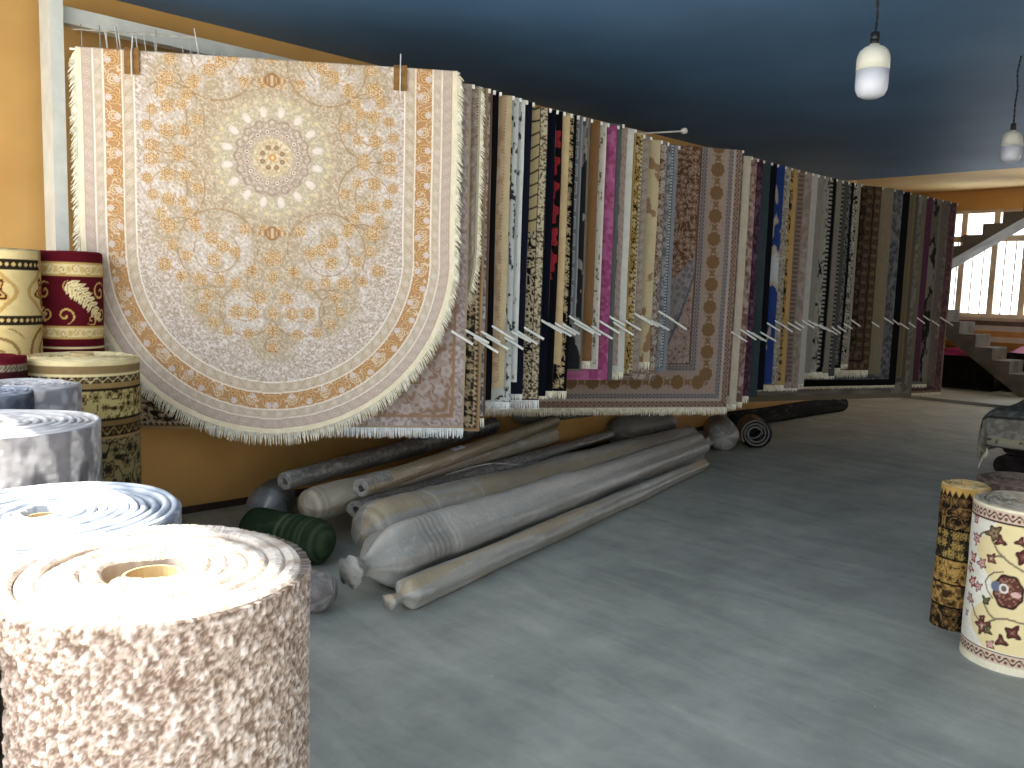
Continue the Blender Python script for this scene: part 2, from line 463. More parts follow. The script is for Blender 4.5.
for i, (ya, yb, c) in enumerate(bands):
    z1 = at_X(1000, ya, XF - .06)[2]; z0 = at_X(1000, yb, XF - .06)[2]
    structure(MB().box((XF - .06, WY1, z0), (XF, 2.9, z1)).build('trim_%d' % (i + 2), mat_noise('wall_band_paint', c, tuple(min(255, v + 12) for v in c), 4, .8, .2)))

# ------------------------------------------------------------------ stairs
m_step = mat_noise('concrete_stair', (84, 82, 78), (112, 110, 104), 3, .85, .2)
# lower flight: descends towards -Y
XL0, XL1 = 15.35, 16.1
c1 = at_X(976.2, 334.9, XL0); c4 = at_X(1009.5 - 14, 360.5, XL0)
rise = .212; run = .27
y_ref = at_X(976.2, 334.9, XL0)[1]; z_ref = at_X(976.2, 334.9, XL0)[2]     # nosing of the second visible tread
k_floor = int(round(z_ref / rise))
rise = z_ref / k_floor
prof = []
nz_top = k_floor + 2
for k in range(0, nz_top + 1):                          # k=0 floor
    yk = y_ref - run * (k_floor - k)
    prof.append((yk, rise * k))
pts = [(prof[0][0], 0)]
for k in range(1, len(prof)):
    pts.append((prof[k][0], prof[k - 1][1])) if k > 1 else None
    pts.append((prof[k][0], prof[k][1]))
pts[0] = (prof[1][0], 0)
land = prof[-1][0] + 1.5
pts.append((land, prof[-1][1])); pts.append((land, prof[-1][1] - .18)); 
pts.append((prof[-1][0] + run, prof[-1][1] - .2 - .02)); pts.append((prof[1][0] + run * 1.1, 0))
seen = []
for p in pts:
    if not seen or (abs(p[0] - seen[-1][0]) + abs(p[1] - seen[-1][1])) > 1e-5: seen.append(p)
st = thing('staircase', 'grey concrete staircase in front of the bright window at the far end', 'stairs', (XL0, y_ref, 0))
st['kind'] = 'structure'
MB().prism(seen, XL0, XL1, 0).build('lower_flight', m_step, st)
# upper flight: climbs towards -Y along the window
XU0, XU1 = 16.2, 16.95
tops = [at_X(x, y, XU0) for x, y in ((955, 246), (963.5, 235), (983.6, 223), (1003.8, 211.3))]
ru = abs(tops[3][1] - tops[2][1]); ri = tops[3][2] - tops[2][2]
base = tops[1]
pts = []
ks = list(range(-6, 4))
for k in ks:
    y = base[1] - ru * k; z = base[2] + ri * k
    pts.append((y, z - ri)); pts.append((y, z))
yl = base[1] - ru * (ks[-1] + 1)
pts.append((yl, base[2] + ri * ks[-1]))
soft0 = at_X(954, 258, XU0); soft1 = at_X(1024, 217.5, XU0)
sl = (soft1[2] - soft0[2]) / (soft1[1] - soft0[1])
pts.append((yl, soft0[2] + sl * (yl - soft0[1])))
yb0 = pts[0][0]
pts.append((yb0, min(soft0[2] + sl * (yb0 - soft0[1]), pts[0][1] - .1)))
MB().prism(pts, XU0, XU1, 0).build('upper_flight', m_step, st)

# ------------------------------------------------------------------ rug rack
TIP0 = at_z(467, 72, 2.7); TIP1 = at_z(957, 203, 2.7)
TD = (TIP1 - TIP0)[:2]; TLEN = np.linalg.norm(TD); TD /= TLEN
RACKP = .355
Lp = at_z(70, 47, 2.7)
post_x = Lp[0] - .06
rk = thing('rug_rack', 'white steel rug rack post and top rail along the yellow wall', 'rack', (post_x, -RACKP, 0))
MB().box((post_x - .035, -RACKP, 0), (post_x + .03, -.17, HCEIL)).box((post_x - .02, -.17, 1.0), (post_x + .02, 0, 1.05)).build('post', M['white'], rk)
MB().box((post_x + .03, -.27, 2.84), (9.4, -.19, 2.925)).build('rail', M['white'], rk)
ytop_tab = np.array([(458, 71), (467, 72), (472, 84), (487, 88), (520, 98), (549, 108), (600, 121), (616, 125), (660, 140), (680, 146), (742, 150), (752, 157), (800, 170), (850, 182), (900, 190), (957, 203)])

def tip_at(px):
    py = np.interp(px, ytop_tab[:, 0], ytop_tab[:, 1])
    d = to_world(ray(px, py)) - to_world(np.zeros(3))
    o = np.array([0, -CP, HC])
    # intersect with the vertical plane of the tip line
    nrm = np.array([-TD[1], TD[0]])
    k = ((TIP0[:2] - o[:2]) @ nrm) / (d[:2] @ nrm)
    return o + d * k

def z_at(tip, py):
    """height where the vertical through a tip shows at picture row py"""
    lo, hi = 0., 3.
    for _ in range(40):
        m = (lo + hi) / 2
        p = np.array([tip[0], tip[1] + CP, m - HC])
        x = p[0] * WV[0] - p[1] * NV[0]; y = p[0] * WV[1] - p[1] * NV[1]
        yy = y * math.cos(PITCH) - p[2] * math.sin(PITCH); v = y * math.sin(PITCH) + p[2] * math.cos(PITCH)
        u = x / yy; v = v / yy
        row = 384 - F * (-u * math.sin(ROLL) + v * math.cos(ROLL))
        if row > py: lo = m
        else: hi = m
    return lo

def page_dir(tip):
    """plan direction from a rug's free end to its root"""
    s = np.clip(((tip[:2] - TIP0[:2]) @ TD) / TLEN, 0, 1)
    a = math.radians(36.6 - 18.5 * s)
    t = np.array([TD[0], TD[1]])
    # towards the root: back along the row and in to the wall (+Y)
    c, s_ = math.cos(a), math.sin(a)
    return np.array([-(t[0] * c + t[1] * s_), -(t[1] * c - t[0] * s_)])

def fringe_mesh(base, out, wdir, front, length, wid, step, sway, seed):
    """strands: base points (n,3), outward unit vectors (n,3)"""
    r = np.random.RandomState(seed)
    V = []; Q = []
    length = np.broadcast_to(length, (len(base),))
    for b, o, w, ln_ in zip(base, out, wdir, length):
        k = len(V)
        l = ln_ * (.82 + .3 * r.rand()); sw = (r.rand() - .5) * sway
        p0 = b; p1 = b + o * l * .55 + w * sw * .4; p2 = b + o * l + w * sw - front * .0 + np.array([0, 0, -.15 * l])
        for p, ww, tt in ((p0, wid, .0016), (p1, wid * .95, .002), (p2, wid * .35, .0008)):
            V += [p - w * ww / 2 - front * tt, p + w * ww / 2 - front * tt, p + w * ww / 2 + front * tt, p - w * ww / 2 + front * tt]
        for i in (0, 4):
            for j in range(4):
                Q.append([k + i + j, k + i + (j + 1) % 4, k + i + 4 + (j + 1) % 4, k + i + 4 + j])
        Q.append([k + 8, k + 9, k + 10, k + 11])
    return np.array(V), Q

def make_rug(px, yb, spec, label, fr=0, frmat='fringe', w=2.0, h=.0062, e=.0026, dz=0, vis=.3, cell=.008, seed=0, stadium=False, rodz=None, colfun=None, cells_full=False, backdrop=.75, edge=None, rod=True):
    tip = tip_at(px)
    pd = page_dir(tip)
    nd = np.array([pd[1], -pd[0]])                      # page normal
    if nd @ (np.array([0, -CP]) - tip[:2]) < 0: nd = -nd
    zt_ = tip[2] + dz; zb_ = z_at(tip, yb)
    root = thing('hanging_rug', label, 'rug', (tip[0], tip[1], zb_), 'rugs hanging from the swing-arm rack')
    loc = np.array([tip[0], tip[1], zb_])
    D3 = np.array([pd[0], pd[1], 0]); N3 = np.array([nd[0], nd[1], 0]); B = np.array([tip[0], tip[1], 0])
    if cells_full: xs = np.linspace(0, w, int(w / cell) + 1)
    else:
        xs = np.concatenate([np.linspace(0, vis, int(vis / cell) + 1), np.linspace(vis, w, 12)[1:]])
    if stadium:
        R = w / 2
        xs = w / 2 * (1 - np.cos(np.linspace(0, math.pi, int(w / cell) + 1))) * .35 + np.linspace(0, w, int(w / cell) + 1) * .65
        zbx = zb_ + R - np.sqrt(np.clip(R * R - (xs - R) ** 2, 0, None))
    else: zbx = np.full(xs.shape, zb_)
    r_ = np.random.RandomState(seed + 5)
    nr = int((zt_ - h - zb_) / cell)
    v = np.linspace(0, 1, nr)
    Z = zbx[None, :] + v[:, None] * (zt_ - h - zbx)[None, :]
    Xg = np.broadcast_to(xs[None, :], Z.shape)
    arc = np.linspace(0, math.pi, 9)[1:-1]
    zbb = zbx if stadium else zbx + (0 if backdrop >= 1 else .25 * (1 - backdrop) * (zt_ - zb_))
    if stadium: zbb = np.maximum(zbx, zb_ + .02)
    # outer skin rows: front, over the arm, back
    offs = [np.full(Z.shape, h)]; zz = [Z]
    for a in arc: offs.append(np.full((1, len(xs)), h * math.cos(a))); zz.append(np.full((1, len(xs)), zt_ - h + h * math.sin(a)))
    for q in np.linspace(1, 0, 4): offs.append(np.full((1, len(xs)), -h)); zz.append((zbb + q * (zt_ - h - zbb))[None, :])
    # inner skin rows
    hi = h - e
    for q in np.linspace(0, 1, 3): offs.append(np.full((1, len(xs)), -hi)); zz.append((zbb + q * (zt_ - h - zbb))[None, :])
    for a in arc[::-1]: offs.append(np.full((1, len(xs)), hi * math.cos(a))); zz.append(np.full((1, len(xs)), zt_ - h + hi * math.sin(a)))
    for q in np.linspace(1, 0, 3): offs.append(np.full((1, len(xs)), hi)); zz.append((zbx + q * (zt_ - h - zbx))[None, :])
    O = np.concatenate(offs); ZZ = np.concatenate(zz)
    NR, NC = ZZ.shape
    XX = np.broadcast_to(xs[None, :], ZZ.shape)
    # slow sideways drift of the hanging edge
    drift = .006 * np.sin(ZZ * 2.3 + seed) * (1 - ZZ / 3) + .004 * (vn(ZZ * 5, ZZ * 0, seed) - .5)
    Vw = B + (XX + drift)[..., None] * D3 + O[..., None] * N3
    Vw[..., 2] += ZZ
    Qs = [grid_q(NR, NC)]
    lastrow = np.stack([(NR - 1) * NC + np.arange(NC - 1), (NR - 1) * NC + np.arange(1, NC), np.arange(1, NC), np.arange(NC - 1)], -1)
    Qs.append(lastrow)
    # end caps: match outer rows with inner rows
    nf = nr; no = nr + len(arc) + 4
    outer = list(range(no)); inner = list(range(no, NR))[::-1]
    for c in (0, NC - 1):
        # front leg
        f_in = [inner[0], inner[1], inner[2]]
        q = []
        qi = [0, nr // 2, nr - 1]
        tl = []
        ids = [r * NC + c for r in range(nr)] + [f_in[2] * NC + c, f_in[1] * NC + c, f_in[0] * NC + c]
        tl.append(ids)
        # bend
        for k in range(len(arc) + 1):
            o0 = nr - 1 + k; o1 = nr + k
            i0 = inner[2 + k]; i1 = inner[3 + k]
            Qs.append(np.array([[o0 * NC + c, o1 * NC + c, i1 * NC + c, i0 * NC + c]]))
        ob = [nr + len(arc) + j for j in range(4)]; ib = [inner[len(arc) + 3 + j] for j in range(3)]
        tl.append([r * NC + c for r in ob] + [r * NC + c for r in ib[::-1]])
        if c == 0: TL = tl
        else: TL += [t[::-1] for t in tl]
    y = ZZ - zb_
    if colfun: colr = colfun(XX, ZZ, zb_, zt_)
    else: colr = paint(spec, XX.copy(), y, w, seed)
    back = np.zeros(ZZ.shape, bool); back[nr + len(arc):, :] = True
    colr = colr.copy(); colr[back] = lin((176, 164, 144))
    mesh('carpet', Vw, np.concatenate(Qs), M['rug'], root, smooth=False, col=colr.reshape(-1, 3), loc=loc, T=TL)
    # fringe
    if stadium:
        R = w / 2; L1 = zt_ - .02 - (zb_ + R)
        tot = math.pi * R + 2 * L1; n = int(tot / .0085)
        bs = []; os_ = []; ws = []; n3 = []
        for i in range(n):
            s = (i + .5) / n * tot
            if s < L1: p = np.array([0, zt_ - .02 - s]); o = np.array([-1., 0])
            elif s < L1 + math.pi * R:
                a = (s - L1) / R; p = np.array([R - R * math.cos(a), zb_ + R - R * math.sin(a)]); o = np.array([-math.cos(a), -math.sin(a)])
            else: p = np.array([w, zb_ + R + s - L1 - math.pi * R]); o = np.array([1., 0])
            g = np.array([0, -1.]) * (.75 + .35 * math.sin(i * .37) * math.sin(i * .11)); o2 = o * .8 + g * (abs(o[0]))
            o2 /= np.linalg.norm(o2)
            t2 = np.array([o2[1], -o2[0]])
            bs.append(B + D3 * p[0] + N3 * (h - .002) + np.array([0, 0, p[1]])); os_.append(D3 * o2[0] + np.array([0, 0, o2[1]])); ws.append(D3 * t2[0] + np.array([0, 0, t2[1]]))
        V, Q = fringe_mesh(bs, os_, ws, N3, np.array([fr * (1 - .35 * abs(o_ @ D3)) for o_ in os_]), .0062, .0085, .02, seed)
        mesh('fringe', V, Q, M[frmat], root, loc=loc)
    elif fr > 0:
        far = tip[0] > 6.5
        st_ = .016 if far else .0085
        n = int(w / st_)
        x = (np.arange(n) + .5) * st_
        bs = B + x[:, None] * D3 + N3 * (h - .002) + np.array([0, 0, zb_ + .004])
        V, Q = fringe_mesh(bs, [np.array([0, 0, -1.])] * n, [D3] * n, N3, fr, st_ * .8, st_, .008, seed)
        mesh('fringe', V, Q, M[frmat], root, loc=loc)
    # arm inside the fold, carried back to the rail
    rt = np.array([tip[0], tip[1]]) + pd * (w + .03)
    za = zt_ - h - .0015
    am = MB().tube([B + np.array([0, 0, za]) - D3 * .012, B + D3 * (w + .03) + np.array([0, 0, za])], hi * .85, 8)
    if not stadium or fr < .05 or w < 1.95: am.tube([(rt[0], rt[1], za), (rt[0], rt[1], za + .07), (rt[0], min(-.28, rt[1] + .05) if rt[1] < -.28 else rt[1] + .02, 2.85)], .003, 6)
    am.build('arm', M['rod'], root)
    cp_ = MB()
    for k_ in range(8):
        q_ = B + D3 * (-.016 if k_ in (0, 3, 4, 7) else -.001) + N3 * (.009 if k_ < 4 else -.009) + np.array([0, 0, zt_ - (.026 if k_ % 4 < 2 else .004)])
        cp_.V.append(tuple(q_))
    cp_.Q += [[0, 1, 2, 3], [4, 7, 6, 5], [0, 4, 5, 1], [1, 5, 6, 2], [2, 6, 7, 3], [3, 7, 4, 0]]
    if not stadium: cp_.build('arm_cap', M['rod'], root)
    # pull rod sticking out past the free edge
    if rod:
        zr = rodz if rodz else z_at(tip, np.interp(px, [460, 560, 660, 750, 935], [338, 325, 314, 328, 317]))
        zr += (r_.rand() - .5) * .10
        ln = (.13 if tip[0] < 6.5 else .105) + .045 * r_.rand()
        a0 = B + D3 * (.004) + N3 * (h * 0) + np.array([0, 0, zr])
        dr = -D3 * .86 + N3 * .12 + np.array([0, 0, -.42 - .1 * r_.rand()]); dr /= np.linalg.norm(dr)
        MB().tube([a0, a0 + dr * ln], .0076, 8).build('pull_rod', M['rod'], root)
    return root, tip, pd, nd, zb_, zt_, B, D3, N3

# ---- the oval rug in front
def oval_cols(W, ZC, base='ivory'):
    R = W / 2
    def f(X, Z, zb_, zt_):
        x = X - R                                        # + towards the root (left in the photo)
        zc = zb_ + R
        below = np.minimum(Z - zc, 0)
        d = R - np.hypot(x, below)
        # along-border coordinate
        ang = np.arctan2(-below, np.abs(x))
        t = np.where(below < 0, R * .85 * ang, -(Z - zc)) + 10
        dx = np.abs(x); dz_ = Z - ZC
        ady = np.abs(dz_)
        # ---- field
        o = field('speck', X, Z, [(202, 190, 180), (174, 156, 138), (216, 208, 204)], .0062, 3)
        # shaped inner ground
        K = .00525
        rr = np.hypot(dx / .66, ady / 1.08)
        aa = np.arctan2(ady / 1.08, dx / .66)
        lob = 1 + .07 * np.cos(aa * 10) + .03 * np.cos(aa * 20)
        ground = field('speck', X, Z, [(182, 166, 138), (168, 150, 122), (200, 188, 168)], .0062, 4)
        o = mix(o, ground, sst(1.0, .94, rr * lob) * .9)
        # pale lilac clouds inside the scroll circles
        CIR = ((55, 94, 40), (26, 157, 27), (102, 35, 35), (112, 0, 15))
        cl = np.zeros(X.shape)
        for cx, cy, r_ in CIR: cl = np.maximum(cl, sst(r_ * .98, r_ * .7, np.hypot(dx / K - cx, ady / K - cy)))
        cl = cl * sst(.36, .52, fbm(x / .10 + 5, ady / .10, 21, 3))
        o = mix(o, field('speck', X, Z, [(206, 198, 192), (186, 174, 164), (222, 216, 214)], .0062, 6), cl * .85)
        gold = lin((158, 124, 78))
        def arc(cx, cy, r, a0=None, a1=None, wd=.0036, m=.9):
            nonlocal o
            ex = dx / K - cx; ey = ady / K - cy
            q = np.abs(np.hypot(ex, ey) - r) * K
            mk = sst(wd, wd * .5, q)
            if a0 is not None:
                an = np.degrees(np.arctan2(ey, ex)) % 360
                a0_, a1_ = a0 % 360, a1 % 360
                inside = (an >= a0_) & (an <= a1_) if a0_ <= a1_ else (an >= a0_) | (an <= a1_)
                mk = mk * inside
            o = mix(o, np.ones(o.shape) * gold, mk * m)
        arc(55, 94, 40, 170, 100); arc(57, 97, 22, 330, 230); arc(55, 94, 41.5, 190, 250, .0026, .6)
        arc(102, 35, 35, 60, 300); arc(102, 35, 18, 120, 20); arc(26, 157, 27, 300, 190); arc(28, 155, 13, 0, 260)
        arc(0, 102, 7.5); arc(0, 193, 8); arc(70, 158, 22, 150, 300); arc(112, 0, 16, 90, 270); arc(12, 128, 14, 270, 60)
        arc(0, 77, 7); arc(92, 78, 14, 200, 20)
        # blossoms
        FL = [(61, 84), (38, 97), (21, 116), (59, 106), (86, 103), (92, 124), (73, 127), (54, 126), (37, 130), (13, 144), (70, 156), (64, 142), (37, 159), (46, 179), (76, 73), (102, 74), (0, 159), (0, 178), (3, 102), (0, 196), (74, 34), (103, 46), (89, 48), (78, 69), (105, 71), (123, 26), (93, 3), (119, 7), (86, 22), (110, 60), (20, 160), (25, 182), (100, 92), (104, 22), (84, 58), (118, 42), (50, 92), (28, 74), (8, 74), (108, 112), (0, 122), (60, 170)]
        for i, (cx, cy) in enumerate(FL):
            ex = dx / K - cx; ey = ady / K - cy
            r = np.hypot(ex, ey); a = np.arctan2(ey, ex)
            S = 6.2 if i % 3 else 7.6
            m = r < S * 1.4
            if not m.any(): continue
            n = 6 + i % 3
            pet = r / S * (1 + .16 * np.cos(n * a))
            cc = np.where((np.abs((pet * 3.2) % 1 - .5) < .24)[..., None], lin((214, 190, 146)), lin((172, 128, 74)))
            spk = (np.abs(np.sin(a * n * .5)) < .22)[..., None]
            cc = np.where(spk, lin((156, 112, 62)), cc)
            o = np.where(m[..., None], mix(o, cc, sst(1.0, .86, pet) * .95), o)
        # tiny buds everywhere in the ground
        r, a, i_ = flowers(x, ady, .05, 31, .8)
        o = mix(o, np.ones(o.shape) * lin((196, 160, 104)), sst(.16, .1, r) * sst(1.0, .9, rr) * .7)
        o = mix(o, np.ones(o.shape) * lin((226, 222, 214)), sst(.05, .02, np.abs(r - .24)) * sst(1.05, .95, rr) * .5)
        # ---- medallion
        r = np.hypot(x, dz_) / K; a = np.arctan2(dz_, x)
        halo = field('speck', X, Z, [(194, 184, 160), (178, 168, 144), (212, 204, 176)], .0058, 9)
        o = mix(o, halo, sst(66, 52, r * (1 + .05 * np.cos(16 * a))) * .85)
        rb = np.abs(r - 57); dots = sst(2.6, 1.6, np.hypot(rb * 1.0, (((a * 32 / (2 * math.pi)) % 1) - .5) * 2 * math.pi * 57 / 32))
        o = mix(o, np.ones(o.shape) * lin((214, 198, 158)), dots)
        # white petals
        def ring(n, rad, sr, sa, col, ph=0, k=1.0, hollow=0):
            nonlocal o
            u = (((a + ph) * n / (2 * math.pi)) % 1 - .5) * 2 * math.pi * rad / n
            q = np.hypot((r - rad) / sr, u / sa)
            m = sst(1.05, .85, q)
            if hollow: m = m * sst(hollow - .15, hollow, q)
            o = mix(o, np.ones(o.shape) * lin(col), m * k)
        lace = (r < 40) & (r > 19)
        lc = field('speck', X, Z, [(198, 186, 166), (176, 162, 146), (206, 196, 182)], .006, 12)
        o = mix(o, lc, sst(41, 38, r))
        ring(16, 46, 5.6, 3.9, (224, 215, 208)); ring(16, 45, 5.6, 3.7, (190, 176, 170), hollow=.86, k=.5)
        for rad, cc in ((37, (158, 134, 118)), (31, (166, 144, 130)), (25.5, (152, 130, 116)), (21, (184, 162, 136))):
            wob = rad + 1.6 * np.cos(16 * a)
            o = mix(o, np.ones(o.shape) * lin(cc), sst(1.0, .4, np.abs(r - wob)) * .75)
        ring(16, 34, 4.2, 4.6, (150, 126, 112), hollow=.8, ph=math.pi / 16, k=.8)
        ring(16, 26, 3.3, 3.3, (226, 218, 204)); ring(16, 26, 3.3, 3.3, (136, 108, 92), hollow=.72, k=.8); ring(16, 26, 1.2, 1.2, (150, 96, 70))
        disc = field('speck', X, Z, [(208, 192, 158), (190, 172, 136), (220, 208, 180)], .006, 14)
        o = mix(o, disc, sst(20, 19, r))
        ring(8, 10.5, 2.6, 2.6, (176, 140, 100)); ring(8, 10.5, 2.6, 2.6, (136, 112, 94), hollow=.66); ring(16, 15.5, 1.2, 1.2, (190, 166, 130))
        o = mix(o, np.ones(o.shape) * lin((206, 150, 84)), sst(4.2, 3.4, r)); o = mix(o, np.ones(o.shape) * lin((232, 206, 150)), sst(2, 1.4, r))
        # small cartouches above and below the medallion
        for cy in (77,):
            ex = x / K; ey = ady / K - cy
            q = np.abs(ex) / 20 + np.abs(ey) / 6
            m = sst(1.0, .9, q)
            o = mix(o, np.where((np.abs((ex / 5) % 1 - .5) < .25)[..., None], lin((166, 124, 80)), lin((204, 184, 148))), m * .9)
            o = mix(o, np.ones(o.shape) * lin((150, 104, 58)), sst(.8, .4, np.abs(np.hypot(ex, ey * 1.0) - 6)) )
        # ---- borders by distance from the edge
        P = [(0, .028, 'plain', [(232, 224, 196)], .1), (.028, .080, 'ros', [(188, 170, 158), (206, 194, 184), (204, 190, 178)], .06),
             (.080, .088, 'plain', [(226, 218, 208)], .1), (.088, .130, 'ros', [(198, 184, 166), (178, 160, 144), (216, 206, 196)], .075), (.130, .138, 'plain', [(230, 222, 210)], .1)]
        G = [(.224, .232, 'plain', [(228, 220, 206)], .1), (.232, .284, 'ros', [(196, 180, 158), (170, 148, 124), (216, 206, 194)], .085), (.284, .291, 'plain', [(232, 226, 216)], .1)]
        for a0, a1, kd, cs, per in P + G:
            m = (d >= a0) & (d < a1)
            if m.any(): o[m] = band(kd, t[m], d[m] - a0, a1 - a0, cs, per, 5)
        m = (d >= .138) & (d < .224)
        if m.any():
            tm = t[m]; dm = d[m] - .138; Wd = .086
            c = full(tm, (184, 140, 92))
            v_ = dm / Wd - .5
            n = fbm(tm / .045, dm / .045, 77, 2)
            c = mix(c, full(tm, (216, 196, 164)), sst(.14, .06, np.abs((n * 4) % 1 - .5)))
            for per, S, ph, cA, cB in ((.19, .040, 0, (204, 166, 112), (164, 116, 66)), (.19, .032, .095, (216, 198, 166), (170, 122, 74)), (.095, .018, .047, (218, 208, 204), (190, 170, 160))):
                u = ((tm + ph) / per) % 1 - .5
                k = np.floor((tm + ph) / per)
                off = 0 if per == .19 else .26 * np.where(k % 2 == 0, 1, -1)
                rr_ = np.hypot(u * per, (v_ - off) * Wd); an = np.arctan2((v_ - off) * Wd, u * per)
                pt = rr_ / S * (1 + .1 * np.cos(9 * an))
                cc = np.where((np.abs((pt * 2.6) % 1 - .5) < .2)[..., None], lin(cB), lin(cA))
                c = mix(c, cc, sst(1, .9, pt))
            o[m] = c
        o = mix((o @ np.array([.3, .55, .15]))[..., None] * np.ones(3), o, np.full(o.shape[:-1], .88)) * np.array([1.05, 1.0, .94])
        return o * (1 + .12 * (hsh(np.floor(X * 220), np.floor(Z * 220), 2) - .5))[..., None]
    return f

W0 = 1.985
lab0 = 'oval beige and gold medallion rug, frontmost on the rack, ringed by pale fringe'
zc0 = 2.175
R0 = make_rug(458, 434.5, None, lab0, fr=.062, w=W0, h=.012, e=.005, cell=.004, stadium=True, colfun=oval_cols(W0, zc0), seed=1)

